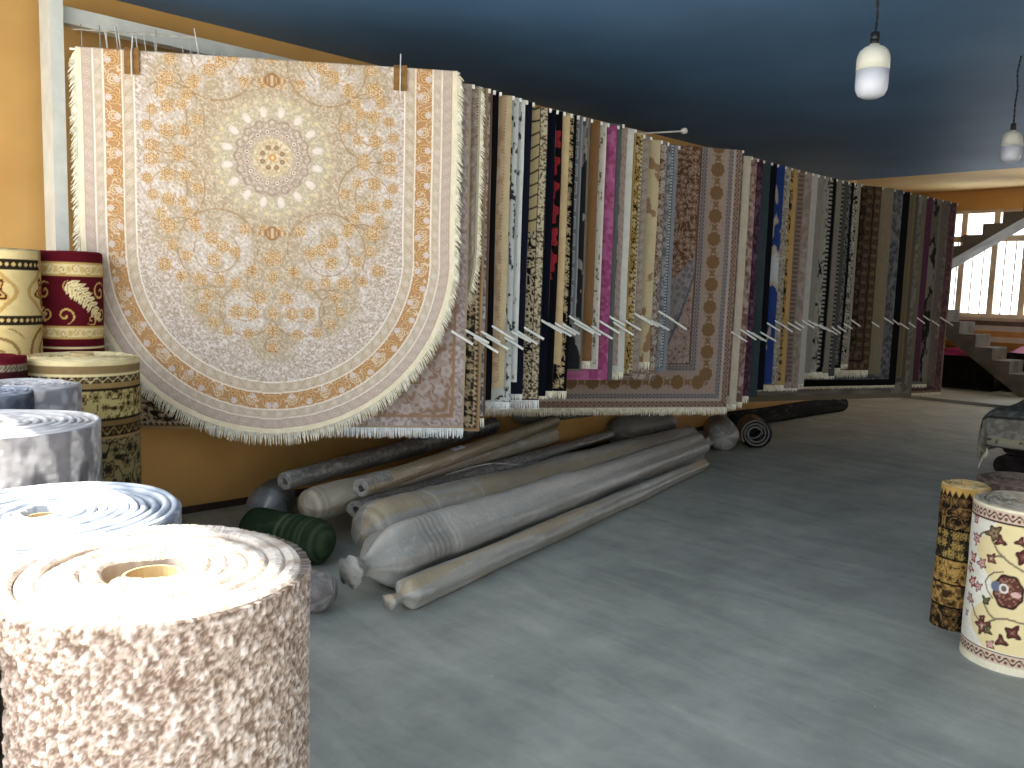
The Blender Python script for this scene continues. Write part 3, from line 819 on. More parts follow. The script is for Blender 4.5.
# wire hooks that carry the oval rug at the post end
_, _, _, _, _, zt0, B0, D0, N0 = R0
r0 = R0[0]
hz = zt0 + .085
MB().tube([B0 + D0 * (W0 + .015) + np.array([0, 0, hz]), B0 + D0 * (W0 - .62) + np.array([0, 0, hz])], .003, 6).build('hook_rod', M['wire'], r0)
for k_ in (.03, .12, .205, .40):
    p_ = B0 + D0 * (W0 - k_)
    MB().tube([p_ + np.array([0, 0, zt0 - .002]), p_ + np.array([0, 0, hz + .004]), p_ + np.array([0, .012, hz + .03])], .003, 6).build('wire_hook', M['wire'], r0)
GOLD = (196, 152, 74); NAVY = (22, 26, 46); BLK = (16, 16, 20); CREAM = (220, 206, 170); TAN = (196, 166, 118); LIL = (176, 156, 146)
def P(c, *b, f=None): return dict(b=list(b), f=f or ('plain', [c]))
RUGS = [
 # tip px, bottom px, fringe m, spec, label, options
 (472, 428, .055, dict(b=[(.012, 'plain', [(184, 160, 130)]), (.05, 'speck', [(190, 170, 160), (160, 138, 128), (204, 190, 184)], .01), (.012, 'plain', [(172, 130, 90)]), (.18, 'damask', [(184, 162, 150), (160, 124, 96), (200, 180, 168)], .07), (.012, 'plain', [(172, 130, 90)])], f=('speck', [(190, 172, 162), (166, 142, 130), (206, 196, 190)], .012)),
  'rectangular pinkish beige rug with pale bottom fringe, directly behind the front oval rug', dict(cells_full=True, cell=.008, w=1.44, frmat='fringe_grey')),
 (481, 408, .05, dict(f=('speck', [(170, 148, 132), (150, 128, 112), (186, 168, 152)], .012), b=[(.012, 'plain', [(206, 192, 156)]), (.012, 'chain', [(206, 192, 156), (70, 60, 50)], .016)]),
  'brown-beige oval rug with cream dotted fringe curling in above the cut-out floral rug', dict(stadium=True, w=1.9, cell=.012)),
 (488, 431, 0, dict(b=[(.014, 'plain', [(186, 150, 100)]), (.006, 'plain', [(130, 100, 62)]), (.02, 'tri', [(204, 180, 138), (40, 32, 24)], .03)], f=('arab', [(46, 38, 30), (190, 162, 116), (204, 178, 132)], .062)),
  'tan rug with black cut-out flowers and a plain tan edge near the front', dict(cells_full=True, cell=.009, w=1.95)),
 (493, 418, .05, dict(b=[(.012, 'plain', [(120, 84, 56)]), (.05, 'speck', [(176, 176, 178), (104, 104, 110), (206, 206, 206)], .014)], f=('plain', [BLK])), 'narrow salt-and-pepper grey rug edge beside the tan cut-out floral rug', {}),
 (499, 400, 0, P(BLK), 'narrow plain black rug edge to the left of the wide sandy beige rug', {}),
 (512, 388, 0, dict(b=[(.03, 'plain', [(214, 190, 140)]), (.012, 'dots', [(214, 190, 140), (120, 92, 60)], .02), (.06, 'speck', [(206, 172, 128), (186, 150, 108), (214, 184, 142)], .03)], f=('plain', [(204, 176, 128)])), 'wide sandy beige rug with a faint brown dotted border line', {}),
 (519, 402, .05, dict(b=[(.03, 'marks', [(206, 212, 206), (60, 60, 60)], .05)], f=('marks', [(204, 208, 200), (50, 50, 52)], .06)), 'pale grey rug with sparse black marks hanging lowest right of the sandy rug', dict(frmat='fringe_grey')),
 (525.5, 382, 0, dict(b=[(.016, 'plain', [(232, 232, 224)])], f=('marks', [(206, 212, 214), (70, 72, 76)], .07)), 'short bluish white rug with a white edge beside the plain navy rug', {}),
 (532, 394, .045, P(NAVY), 'plain navy rug with white bottom fringe left of the cream and black damask rug', dict(frmat='fringe_grey')),
 (549, 400, .055, dict(b=[(.006, 'plain', [NAVY]), (.042, 'speck', [(214, 200, 156), (96, 82, 60), (222, 208, 166)], .009), (.006, 'plain', [(60, 52, 40)])], f=('twopart', [(200, 180, 122), (30, 28, 30)], .075)), 'cream and black damask bordered rug with thin black lines across its upper half', dict(vis=.4, frmat='fringe_grey')),
 (556, 396, .02, P((14, 18, 34)), 'black-blue rug edge between the damask bordered rug and the red flowered rug', {}),
 (563, 391, .045, dict(b=[(.01, 'plain', [BLK])], f=('column', [(14, 14, 20), (168, 22, 36), (60, 8, 14)], .15)), 'black rug with large red blossoms down its edge', {}),
 (570, 364, 0, dict(f=('plain', [(222, 190, 132)])), 'plain honey-tan rug edge just right of the red flowered black rug', dict(h=.0085)),
 (577, 391, .05, dict(b=[(.02, 'plain', [BLK]), (.05, 'arab', [(20, 18, 20), (216, 190, 134), (222, 198, 142)], .06)], f=('plain', [(18, 18, 22)])), 'black rug with a beige corner medallion and cream fringe below the honey-tan rug', {}),
 (583, 318, 0, dict(f=('tiles', [(112, 116, 120), (206, 210, 212)], .11), b=[(.01, 'plain', [(150, 152, 154)])]), 'short slate grey rug drawn with white line squares and rings', {}),
 (590.5, 371, 0, dict(b=[(.012, 'plain', [(120, 112, 96)])], f=('marble', [(40, 40, 44), (150, 148, 142), (96, 96, 98)], .12)), 'charcoal rug with grey curling flowers left of the brown edged rug', {}),
 (600, 361, .05, dict(b=[(.06, 'plain', [(142, 100, 52)])], f=('plain', [(126, 92, 54)])), 'plain chestnut brown rug with short fringe left of the leaf-print rug', {}),
 (607, 369, 0, dict(b=[(.012, 'plain', [(226, 220, 206)])], f=('marks', [(214, 206, 188), (110, 96, 80)], .035)), 'cream leaf-print rug between the brown rug and the pink rug', {}),
 (617, 380, 0, dict(f=('speck', [(186, 84, 142), (164, 64, 120), (202, 104, 158)], .02)), 'bright magenta pink shaggy rug hanging in the row', dict(h=.0085)),
 (622, 380, 0, P((104, 108, 108)), 'narrow grey rug edge hard against the right side of the pink rug', dict(dz=.02)),
 (634, 372, .05, dict(b=[(.045, 'plain', [(226, 226, 214)]), (.035, 'ros', [(196, 176, 160), (140, 104, 96), (168, 128, 116)], .06)], f=('marks', [(200, 192, 172), (44, 44, 42)], .06)), 'rug with a broad white edge and black flecks right of the pink rug', dict(dz=.015)),
 (643, 373, 0, dict(b=[(.012, 'chain', [(214, 198, 150), (36, 34, 28)], .03), (.04, 'damask', [(198, 158, 60), (40, 38, 30), (216, 196, 150)], .03)], f=('plain', [(206, 168, 76)])), 'gold rug edge with a black fleck lattice right of the white-edged rug', {}),
 (650, 371, 0, dict(b=[(.07, 'ros', [(170, 152, 134), (126, 106, 92), (196, 180, 164)], .07)], f=('speck', [(160, 144, 126), (126, 110, 96), (186, 170, 152)], .02)), 'greyish brown rug with a faded rosette border left of the cream swirl rug', {}),
 (660.5, 362, .05, dict(f=('marks', [(220, 200, 150), (166, 126, 84)], .16)), 'pale cream rug with brown swirl patches near the middle of the row', {}),
 (667, 380, 0, dict(b=[(.08, 'damask', [(178, 158, 140), (116, 90, 74), (200, 186, 170)], .045)], f=('plain', [(156, 134, 116)])), 'taupe floral rug edge left of the grey chain-bordered rug', {}),
 (678, 372, 0, dict(b=[(.03, 'plain', [(140, 146, 152)]), (.02, 'chain', [(84, 90, 96), (206, 208, 206)], .022), (.03, 'speck', [(160, 166, 170), (120, 126, 132), (176, 180, 184)], .02)], f=('speck', [(120, 124, 130), (96, 100, 108), (150, 152, 156)], .03)), 'slate grey rug with a white chain line left of the big russet floral rug', dict(vis=.4)),
 (742, 407, .06, dict(b=[(.055, 'wave', [(176, 150, 132), (118, 78, 60), (136, 96, 74)], .075), (.012, 'plain', [(200, 184, 168)]), (.05, 'wave', [(172, 160, 154), (96, 94, 100), (112, 102, 108)], .06), (.012, 'plain', [(186, 160, 140)]), (.15, 'palm', [(186, 162, 144), (150, 116, 96), (150, 114, 66)], .18), (.012, 'plain', [(186, 160, 140)]), (.055, 'wave', [(172, 160, 154), (94, 94, 102), (112, 102, 108)], .06), (.012, 'plain', [(120, 88, 66)])], f=('spandrel', [(0, 0, 0)], .1)), 'large russet floral rug with round gold medallions down its border', dict(cells_full=True, cell=.0055, w=2.3)),
 (751, 404, .05, dict(b=[(.07, 'plain', [(222, 210, 182)])], f=('speck', [(150, 120, 110), (126, 98, 90), (176, 150, 138)], .02)), 'cream-edged rug just right of the large russet floral rug', {}),
 (757, 402, .05, dict(b=[(.06, 'speck', [(186, 146, 130), (140, 104, 94), (204, 176, 160)], .02)], f=('plain', [(120, 84, 86)])), 'rosy brown flecked rug edge second to the right of the russet floral rug', {}),
 (763, 396, .06, dict(b=[(.10, 'speck', [(96, 62, 84), (70, 42, 60), (118, 84, 104)], .02)], f=('plain', [(80, 54, 72)])), 'dull purple rug with cream fringe left of the blue abstract rug', {}),
 (771, 397, .0, dict(b=[(.12, 'plain', [(62, 78, 84)])], f=('plain', [(54, 66, 72)])), 'dark teal grey rug hard against the left of the blue abstract rug', {}),
 (777, 390, 0, P((20, 22, 30)), 'thin black rug edge touching the blue abstract rug', {}),
 (785, 384, 0, dict(f=('marble', [(34, 66, 140), (196, 182, 158), (206, 212, 216)], .2)), 'abstract rug with royal blue, beige and white patches', dict(vis=.5)),
 (791, 385, 0, dict(b=[(.09, 'damask', [(196, 188, 168), (130, 122, 108), (170, 160, 142)], .05)], f=('plain', [(170, 160, 140)])), 'light beige damask rug immediately right of the blue abstract rug', {}),
 (798, 385, .05, dict(b=[(.04, 'plain', [(206, 164, 86)]), (.05, 'damask', [(200, 152, 68), (48, 38, 28), (210, 170, 90)], .06)], f=('plain', [(190, 146, 72)])), 'golden ochre rug with black figures right of the light damask rug', {}),
 (805, 382, 0, dict(b=[(.07, 'chain', [(156, 134, 118), (116, 94, 84)], .04)], f=('plain', [(146, 124, 108)])), 'taupe rug with a dotted edge right of the golden ochre rug', {}),
 (812, 388, .03, dict(f=('speck', [(178, 160, 146), (158, 140, 126), (190, 174, 160)], .03)), 'plain mushroom-coloured rug second to the right of the golden ochre rug', {}),
 (818, 384, .03, P((206, 202, 192)), 'plain light grey rug third to the right of the golden ochre rug', {}),
 (824, 373, 0, P((156, 152, 138)), 'olive grey rug with no pattern left of the black mottled rug', {}),
 (830, 372, .04, dict(f=('marks', [(170, 164, 150), (40, 40, 40)], .05), b=[(.02, 'speck', [(180, 174, 160), (80, 76, 70), (190, 184, 170)], .02)]), 'grey rug mottled with black, middle of the far stretch of rugs', {}),
 (836, 372, .05, dict(b=[(.03, 'plain', [BLK]), (.05, 'chain', [(24, 24, 26), (180, 176, 166)], .04)], f=('plain', [(24, 24, 26)])), 'black rug with a pale ladder border right of the mottled rug', {}),
 (842, 373, .05, dict(b=[(.06, 'plain', [(150, 142, 124)]), (.03, 'plain', [(70, 66, 58)])], f=('plain', [(126, 118, 102)])), 'drab grey rug with a dark inner stripe right of the ladder-bordered rug', {}),
 (848, 376, .03, dict(b=[(.04, 'plain', [(90, 88, 86)]), (.03, 'chain', [(150, 150, 146), (50, 50, 50)], .04)], f=('plain', [(50, 50, 52)])), 'charcoal rug with a dashed grey border second right of the ladder-bordered rug', {}),
 (854, 368, .04, dict(b=[(.03, 'plain', [(26, 26, 30)]), (.06, 'damask', [(36, 36, 38), (150, 148, 140), (120, 118, 112)], .04)], f=('plain', [BLK])), 'black rug sprigged with grey left of the ornate brown scroll rug', {}),
 (861, 364, .05, dict(b=[(.035, 'plain', [(176, 168, 144)]), (.09, 'damask', [(24, 24, 24), (206, 198, 176), (206, 198, 176)], .045)], f=('plain', [BLK])), 'black and ivory figured rug hard against the ornate brown scroll rug', {}),
 (882, 370, .07, dict(b=[(.09, 'scroll', [(106, 82, 56), (34, 26, 20), (130, 104, 72)], .09), (.015, 'plain', [(60, 40, 30)]), (.09, 'scroll', [(98, 76, 54), (28, 22, 18), (120, 96, 66)], .09)], f=('damask', [(80, 64, 46), (26, 22, 18), (110, 90, 62)], .05)), 'ornate brown rug with two columns of black scrolls and gold fringe', dict(vis=.45)),
 (894, 374, 0, dict(f=('plain', [(158, 144, 112)])), 'broad plain khaki rug right of the ornate brown scroll rug', dict(vis=.4)),
 (903, 379, 0, dict(f=('speck', [(122, 124, 126), (90, 92, 98), (140, 142, 144)], .03)), 'blue-grey speckled rug right of the plain khaki rug', {}),
 (910, 385, .03, P((20, 20, 22)), 'plain black rug right of the blue-grey speckled rug', dict(w=2.4)),
 (919, 382, 0, dict(b=[(.05, 'plain', [(110, 102, 84)]), (.02, 'plain', [(150, 136, 100)])], f=('plain', [(134, 120, 86)])), 'olive brown rug with a tan stripe beside the plain black far rug', {}),
 (927, 397, .0, dict(b=[(.05, 'plain', [(138, 128, 100)])], f=('speck', [(146, 138, 126), (120, 112, 102), (160, 152, 140)], .03)), 'stone grey rug left of the plum far rug', dict(w=2.6)),
 (933, 381, 0, P((106, 56, 84)), 'plum rug edge near the far end of the row', {}),
 (942, 384, .04, dict(b=[(.03, 'plain', [(140, 132, 120)])], f=('marble', [(150, 142, 128), (36, 34, 34), (120, 112, 102)], .22)), 'taupe rug with large black patches right of the plum rug', {}),
 (950, 386, 0, dict(b=[(.06, 'speck', [(134, 120, 108), (110, 98, 90), (150, 138, 124)], .03)], f=('plain', [(124, 112, 102)])), 'brownish grey rug second from the far end of the row', {}),
 (957, 392, .04, dict(b=[(.02, 'plain', [(150, 130, 100)]), (.08, 'speck', [(118, 76, 84), (94, 58, 68), (136, 96, 100)], .03)], f=('plain', [(108, 72, 80)])), 'dusky maroon rug, last at the far end of the row', dict(w=2.5)),
]
for i, (px, yb, fr, spec, lab, op) in enumerate(RUGS):
    op = dict(op)
    far = px > 745
    op.setdefault('cell', .009 if far else .0052)
    op.setdefault('w', 2.0 + .1 * ((i * 7) % 3))
    op.setdefault('vis', .34 if far else .21)
    if op.get('stadium'):
        sp = spec
        def cf(X, Z, zb_, zt_, sp=sp, w=op['w']):
            R = w / 2; below = np.minimum(Z - zb_ - R, 0); d = R - np.hypot(X - R, below)
            return paint(sp, np.clip(d, 0, None), Z * 0 + 5 + Z, 100, 3)
        op['colfun'] = cf
    make_rug(px, yb, spec, lab, fr=fr, seed=i * 13 + 20, **op)

# knobbed rod standing out over the rug tops
a = at_d(632, 134, 6.4); b = at_d(684, 131, 6.6)
kn = thing('display_rod', 'thin pale rod with a round knob poking out above the rug tops', 'rod', a)
MB().tube([a, b], .006, 8).build('shaft', M['rod'], kn)
V, Q, T = tube([b + (b - a) / np.linalg.norm(b - a) * t for t in np.linspace(-.03, .03, 9)], .024 * np.sqrt(np.clip(1 - np.linspace(-.98, .98, 9) ** 2, 0, 1)), 14)
mesh('knob', V, Q, M['rod'], kn, loc=np.array(a), T=T, smooth=True)
# bracket that carries it from the rail
MB().tube([a, a + np.array([-.5, .55, .12]), (a[0] - .6, -.4, 2.93)], .005, 6).build('bracket', M['wire'], kn)

# cardboard pads under the hanging wires of the oval rug
tip0 = tip_at(458); pd0 = page_dir(tip0); nd0 = np.array([pd0[1], -pd0[0]])
if nd0 @ (np.array([0, -CP]) - tip0[:2]) < 0: nd0 = -nd0
for frac, wd, lab in ((.158, .036, 'brown cardboard pad pinned by a wire at the right of the oval rug top'), (.858, .038, 'brown cardboard pad pinned by a wire at the left of the oval rug top')):
    c = np.array([tip0[0], tip0[1], 0]) + np.array([pd0[0], pd0[1], 0]) * W0 * frac
    D3 = np.array([pd0[0], pd0[1], 0]); N3 = np.array([nd0[0], nd0[1], 0]); ztp = tip0[2]
    t = thing('cardboard_pad', lab, 'cardboard', c + np.array([0, 0, ztp]), 'cardboard pads on the oval rug')
    m = MB()
    for sx in (-1, 1):
        prof = [(.0155, -.128), (.0155, -.012), (.008, .005), (-.008, .005), (-.0155, -.012), (-.0155, -.08), (-.0185, -.08), (-.0185, -.01), (-.009, .008), (.009, .008), (.0185, -.01), (.0185, -.128)]
        k = m.n(); x0, x1 = (sx * .003, sx * wd) if sx > 0 else (sx * wd * 1.0, sx * .003)
        tilt = .008 * sx
        for xx in (x0, x1):
            for (o, z) in prof: m.V.append(tuple(c + D3 * xx + N3 * (o + (abs(xx) > .01) * (.006 if o > 0 else -.002)) + np.array([0, 0, ztp + z])))
        n = len(prof)
        for i in range(n): m.Q.append([k + i, k + (i + 1) % n, k + n + (i + 1) % n, k + n + i])
        m.T.append([k + i for i in range(n)]); m.T.append([k + n + i for i in range(n)][::-1])
    m.build('pad', M['card'], t)
    p = c + np.array([0, 0, ztp])
    MB().tube([p + N3 * .03 + np.array([0, 0, -.14]), p + N3 * .03 + np.array([0, 0, -.02]), p + N3 * .012 + np.array([0, 0, .02]), p + np.array([0, 0, .07])], .0035, 6).build('wire', M['rod'], t)

# ------------------------------------------------------------------ standing carpet rolls
def standing_roll(name, label, cat, c, r, h, colf, turns=7, core=.05, th=.012, fuzz=0, cell=.006, flare=0, end_ang=0, topcol=((206, 194, 180), (232, 224, 214)), group='standing carpet rolls by the entrance', zdense=.7, plug=False, pmat='rug', lip=0):
    c = np.array([c[0], c[1], 0.])
    t = thing(name, label, cat, c, group)
    # outer face: last turn
    pitch = (r - core) / turns
    th = min(th, pitch * .88)
    ncol = max(64, int(2 * math.pi * r / cell))
    zs = np.concatenate([np.linspace(0, h - zdense, 6)[:-1], np.linspace(max(0, h - zdense), h - .006, int(zdense / cell))]) if zdense < h else np.linspace(0, h - .006, int(h / cell))
    phi = np.linspace(0, 2 * math.pi, ncol)
    rr = r - pitch * (1 - phi / (2 * math.pi)) * .55
    if flare: rr = rr + flare * sst(2 * math.pi - 1.5, 2 * math.pi, phi)
    an = end_ang + phi
    PH, ZZ = np.meshgrid(phi, zs); RR = np.broadcast_to(rr, PH.shape).copy(); AN = np.broadcast_to(an, PH.shape)
    S = PH * r
    if fuzz:
        n = fbm(S / .0075, ZZ / .0075, 3, 2); RR += fuzz * (n - .5) * 2 + fuzz * .8 * (hsh(np.floor(S / cell), np.floor(ZZ / cell), 5) - .5)
    RR += .0025 * (fbm(S / .2, ZZ / .2, 8, 2) - .5) * 2
    V = np.stack([RR * np.cos(AN), RR * np.sin(AN), ZZ], -1)
    colr = colf(S, ZZ, h, r)
    # close the strip with a thickness: inner copy (coarse not needed) -> top lip belongs to the edge part
    inner = np.stack([(RR - th) * np.cos(AN), (RR - th) * np.sin(AN), ZZ], -1)[[0, -1]]
    nr, nc = PH.shape
    Vall = np.concatenate([V.reshape(-1, 3), inner.reshape(-1, 3)])
    call = np.concatenate([colr.reshape(-1, 3), np.tile(lin(topcol[0]), (2 * nc, 1))])
    q = [grid_q(nr, nc), grid_q(2, nc, nr * nc)]
    k = nr * nc
    ti = (nr - 1) * nc + np.arange(nc - 1)
    q.append(np.stack([ti, ti + 1, k + nc + np.arange(1, nc), k + nc + np.arange(nc - 1)], -1))
    mesh('outer_face', Vall + c, np.concatenate(q), M[pmat], t, col=call, smooth=True, loc=c,
         T=[[r_ * nc + nc - 1 for r_ in range(nr)] + [k + nc + nc - 1, k + nc - 1], [r_ * nc for r_ in range(nr)][::-1] + [k, k + nc]])
    # spiral edge on top
    nper = max(64, int(2 * math.pi * r / (cell * 1.5)))
    tt = np.linspace(0, turns, int(turns * nper) + 1)
    R = core + th * .5 + tt * (r - core - th) / turns
    last = (tt > turns - 1)
    PHl = (tt - (turns - 1)) * 2 * math.pi
    if flare: R = R + flare * sst(2 * math.pi - 1.5, 2 * math.pi, PHl) * last
    A = end_ang + (tt - turns) * 2 * math.pi
    wob = .0022 * np.sin(tt * 17.1) + .003 * (vn(tt * 9, tt * 0, 4) - .5)
    zt_ = h + wob * 1.4
    prof = [(-.5, -.10), (-.5, -.006), (-.32, -.001), (0, .001), (.32, -.001), (.5, -.006), (.5, -.10)]
    V = []; C = []
    ca, cb = lin(topcol[0]), lin(topcol[1])
    nz_ = vn(tt * 40, tt * 0, 6)
    for o, dz in prof:
        rad = R + o * th + (0 if abs(o) < .5 else 0) + wob
        if fuzz: zt2 = zt_ + fuzz * .7 * (hsh(np.floor(tt * 400), np.floor(tt * 0 + o * 9), 3) - .5)
        else: zt2 = zt_
        V.append(np.stack([rad * np.cos(A), rad * np.sin(A), zt2 + dz], -1))
        C.append(mix(np.ones((len(tt), 3)) * ca, np.ones((len(tt), 3)) * cb, np.clip(nz_ * (1.2 if abs(o) < .4 else .5), 0, 1)))
    V = np.stack(V); C = np.stack(C); n = len(tt)
    mesh('spiral_edge', V.reshape(-1, 3) + c, grid_q(len(prof), n), M['pile'] if fuzz else M['rug'], t, col=C.reshape(-1, 3), smooth=not fuzz, loc=c,
         T=[[i * n + n - 1 for i in range(len(prof))], [i * n for i in range(len(prof))][::-1]])
    # cardboard core
    m = MB(); seg = 32; k = 0
    a = np.linspace(0, 2 * math.pi, seg, endpoint=False)
    lo, hi2 = h - .35, h - .012 + (lip if lip else 0)
    for rad, z in ((core, lo), (core, hi2), (core - .005, hi2), (core - .005, lo)):
        m.V += [tuple(c + np.array([rad * math.cos(x), rad * math.sin(x), z])) for x in a]
    for i in range(4):
        for j in range(seg):
            m.Q.append([i * seg + j, i * seg + (j + 1) % seg, ((i + 1) % 4) * seg + (j + 1) % seg, ((i + 1) % 4) * seg + j])
    if plug: m.T.append([2 * seg + j for j in range(seg)])
    m.build('core_tube', M['core'], t, smooth=False)
    return t

def cen(px, py, z): return at_z(px, py, z)

def c_fuzzy(S, Z, h, r):
    n = fbm(S / .0075, Z / .0075, 3, 2); m = hsh(np.floor(S / .0032), np.floor(Z / .0032), 9)
    o = mix(full(S, (116, 98, 86)), full(S, (172, 157, 146)), sst(.3, .62, n * .7 + m * .3))
    o = mix(o, full(S, (204, 194, 190)), sst(.62, .76, n) * .8)
    o = mix(o, full(S, (100, 82, 70)), sst(.34, .2, n) * .6)
    return o * (1 + .16 * (fbm(S / .16, Z / .2, 31, 2) - .5))[..., None]
def c_bluegrey(S, Z, h, r):
    return field('speck', S, Z, [(176, 182, 192), (148, 154, 166), (196, 200, 206)], .02, 3)
def c_spots(S, Z, h, r):
    o = field('speck', S, Z, [(196, 190, 188), (176, 170, 168), (214, 208, 206)], .015, 4)
    o = mix(o, full(S, (120, 116, 118)), sst(.52, .64, fbm(S / .05, Z / .12, 12, 3)) * .8)
    u = (S / .15) % 1 - .5; k = np.floor(S / .15); zz = (Z - h + .13 + .04 * (hsh(k, k * 0, 2))) / .07
    return mix(o, full(S, (88, 86, 90)), sst(1, .6, np.hypot(u * .15 / .032, zz) * (1 + .5 * (vn(S / .02, Z / .02, 7) - .5))) * .85)
def c_grey(S, Z, h, r): return field('speck', S, Z, [(176, 174, 178), (140, 138, 144), (196, 194, 198)], .03, 5)
def c_dblue(S, Z, h, r): return field('speck', S, Z, [(92, 98, 112), (74, 80, 94), (110, 116, 128)], .02, 6)
def bands_v(S, Z, h, spec, s=3):
    d = h - Z
    o = full(S, spec[-1][2][0]); a = 0
    for i, (w, k, cs, per) in enumerate(spec):
        m = (d >= a) & (d < a + w) if i < len(spec) - 1 else (d >= a)
        if m.any(): o[m] = band(k, S[m], d[m] - a, w, cs, per, s + i)
        a += w
    return o * (1 + .1 * (hsh(np.floor(S * 300), np.floor(Z * 300), 1) - .5))[..., None]
def c_maroon_low(S, Z, h, r): return bands_v(S, Z, h, [(.03, 'plain', [(92, 18, 30)], .1), (.03, 'wave', [(150, 138, 116), (48, 44, 40)], .05), (.2, 'plain', [(60, 22, 26)], .1)])
IV = (222, 206, 158); DK = (38, 30, 22)
def c_cream_low(S, Z, h, r):
    return bands_v(S, Z, h, [(.025, 'plain', [IV], .1), (.04, 'plain', [(140, 116, 80)], .1), (.008, 'plain', [IV], .1), (.035, 'wave', [DK, (196, 178, 132), (120, 96, 60)], .05), (.02, 'plain', [(150, 124, 80)], .1),
        (.012, 'plain', [DK], .1), (.13, 'arab', [(188, 172, 116), (48, 40, 28), (92, 74, 44)], .062), (.012, 'plain', [DK], .1), (.02, 'plain', [(120, 96, 60)], .1), (.05, 'wave', [DK, (140, 116, 74), (90, 70, 44)], .06), (.015, 'plain', [(150, 124, 80)], .1),
        (.9, 'arab', [(136, 122, 84), (38, 34, 26), (52, 46, 34)], .10)])
RED = (84, 17, 27)
def c_maroon(S, Z, h, r):
    d = h - Z
    o = bands_v(S, Z, h, [(.055, 'plain', [RED], .1), (.010, 'plain', [(196, 164, 96)], .1), (.05, 'scroll', [IV, (176, 142, 74), (206, 178, 116)], .062), (.010, 'plain', [(196, 164, 96)], .1), (.25, 'plain', [RED], .1),
        (.010, 'plain', [(196, 164, 96)], .1), (.045, 'scroll', [IV, (176, 142, 74), (206, 178, 116)], .062), (.010, 'plain', [(196, 164, 96)], .1), (.04, 'plain', [RED], .1), (.008, 'plain', [IV], .1), (.5, 'plain', [RED], .1)])
    # acanthus leaf sprays in the wide red band
    P_ = .30; u = ((S / P_) % 1 - .5) * P_; v = d - .25
    m = (d > .125) & (d < .375)
    leaf = np.zeros(S.shape, bool); vein = np.zeros(S.shape, bool)
    def lobe(cx, cy, ang, a_, b_):
        nonlocal leaf, vein
        ex = u - cx; ey = v - cy
        lx = ex * math.cos(ang) + ey * math.sin(ang); ly = -ex * math.sin(ang) + ey * math.cos(ang)
        q = np.hypot((lx - a_ * .8) / a_, ly / (b_ * np.clip(1.15 - .5 * lx / a_ * .5, .3, 1.2)))
        leaf = leaf | (q < 1); vein = vein | ((q < .9) & (np.abs(ly) < b_ * .16))
    for k in range(8):                                  # midrib from upper left to lower right, lobes on both sides
        t_ = k / 7.; mx_ = -.085 + .15 * t_; my_ = -.085 + .10 * t_ + .05 * t_ * t_
        sz = .040 * (1 - .45 * t_) * (.8 if k == 0 else 1)
        an = math.atan2(.10 + .10 * t_, .15)
        lobe(mx_, my_, an - .95, sz, .0125); lobe(mx_, my_, an + 1.05, sz * .85, .0125)
    lobe(.055, .055, .9, .034, .014)
    lc = np.where(vein[..., None], lin((186, 150, 86)), lin((228, 214, 166)))
    o = np.where((m & leaf)[..., None], lc, o)
    for (cx, cy, R_, a0) in ((.09, -.05, .05, 0), (.1, .06, .04, 2), (-.1, .07, .045, 4), (-.08, -.075, .03, 1), (.03, .09, .03, 3)):
        ex = u - cx; ey = v - cy; rr = np.hypot(ex, ey); aa = np.arctan2(ey, ex)
        sp = np.abs(((rr / R_ * 1.3 - (aa + a0) / (2 * math.pi)) % 1) - .5)
        o = np.where((m & ~leaf & (rr < R_) & (sp < .13))[..., None], lin((206, 172, 104)), o)
    return o
def c_cream_tall(S, Z, h, r):
    d = h - Z
    o = bands_v(S, Z, h, [(.05, 'plain', [(206, 186, 136)], .1), (.008, 'plain', [DK], .1), (.03, 'dots', [DK, (196, 170, 112)], .028), (.008, 'plain', [DK], .1), (.215, 'plain', [(196, 177, 126)], .1), (.008, 'plain', [DK], .1), (.03, 'dots', [DK, (196, 170, 112)], .028), (.008, 'plain', [DK], .1), (.9, 'plain', [(188, 168, 118)], .1)])
    P_ = .27; u = ((S / P_ + .35) % 1 - .5) * P_; v = d - .20
    m = (d > .1) & (d < .31)
    rr = np.hypot(u, v); aa = np.arctan2(v, u)
    o = np.where((m & (np.abs(rr - .095 - .01 * np.cos(4 * aa)) < .009))[..., None], lin((170, 140, 84)), o)
    pt = rr * (1 + .25 * np.cos(5 * aa + 1))
    o = np.where((m & (pt < .062))[..., None], np.where((np.abs((pt / .02) % 1 - .5) < .25)[..., None], lin((60, 40, 24)), lin((190, 150, 88))), o)
    o = np.where((m & (rr < .02))[..., None], lin((150, 60, 40)), o)
    v2 = d - .50; rr2 = np.hypot(u - .02, v2); a2 = np.arctan2(v2, u)
    sp = np.abs(((rr2 / .06 - a2 / (2 * math.pi)) % 1) - .5)
    return np.where(((d > .375) & (rr2 < .14) & (sp < .13))[..., None], lin((128, 100, 60)), o)

left = 'carpet rolls standing by the entrance'
def lab(o, l): o['label'] = l
CB = lambda p: math.atan2(-CP - p[1], -p[0])             # angle from a point to the camera
p = at_d(152, 567, 1.385)
SH = dict(topcol=((166, 150, 136), (218, 206, 194)))
standing_roll('carpet_roll', 'big shaggy beige-flecked carpet roll standing in the sun, nearest of all', 'carpet roll', p, .272, p[2], c_fuzzy, turns=6.0, core=.048, th=.0335, fuzz=.0034, cell=.0033, flare=.034, end_ang=CB(p) - .95, group=left, pmat='pile', zdense=.62, **SH)
p = at_d(42, 511, 1.83)
standing_roll('carpet_roll', 'pale blue-grey carpet roll standing right behind the shaggy beige roll', 'carpet roll', p, .295, p[2], c_bluegrey, turns=11, core=.035, th=.018, cell=.007, end_ang=2.2, group=left, topcol=((150, 158, 172), (222, 226, 232)))
p = at_d(-2, 422, 2.54)
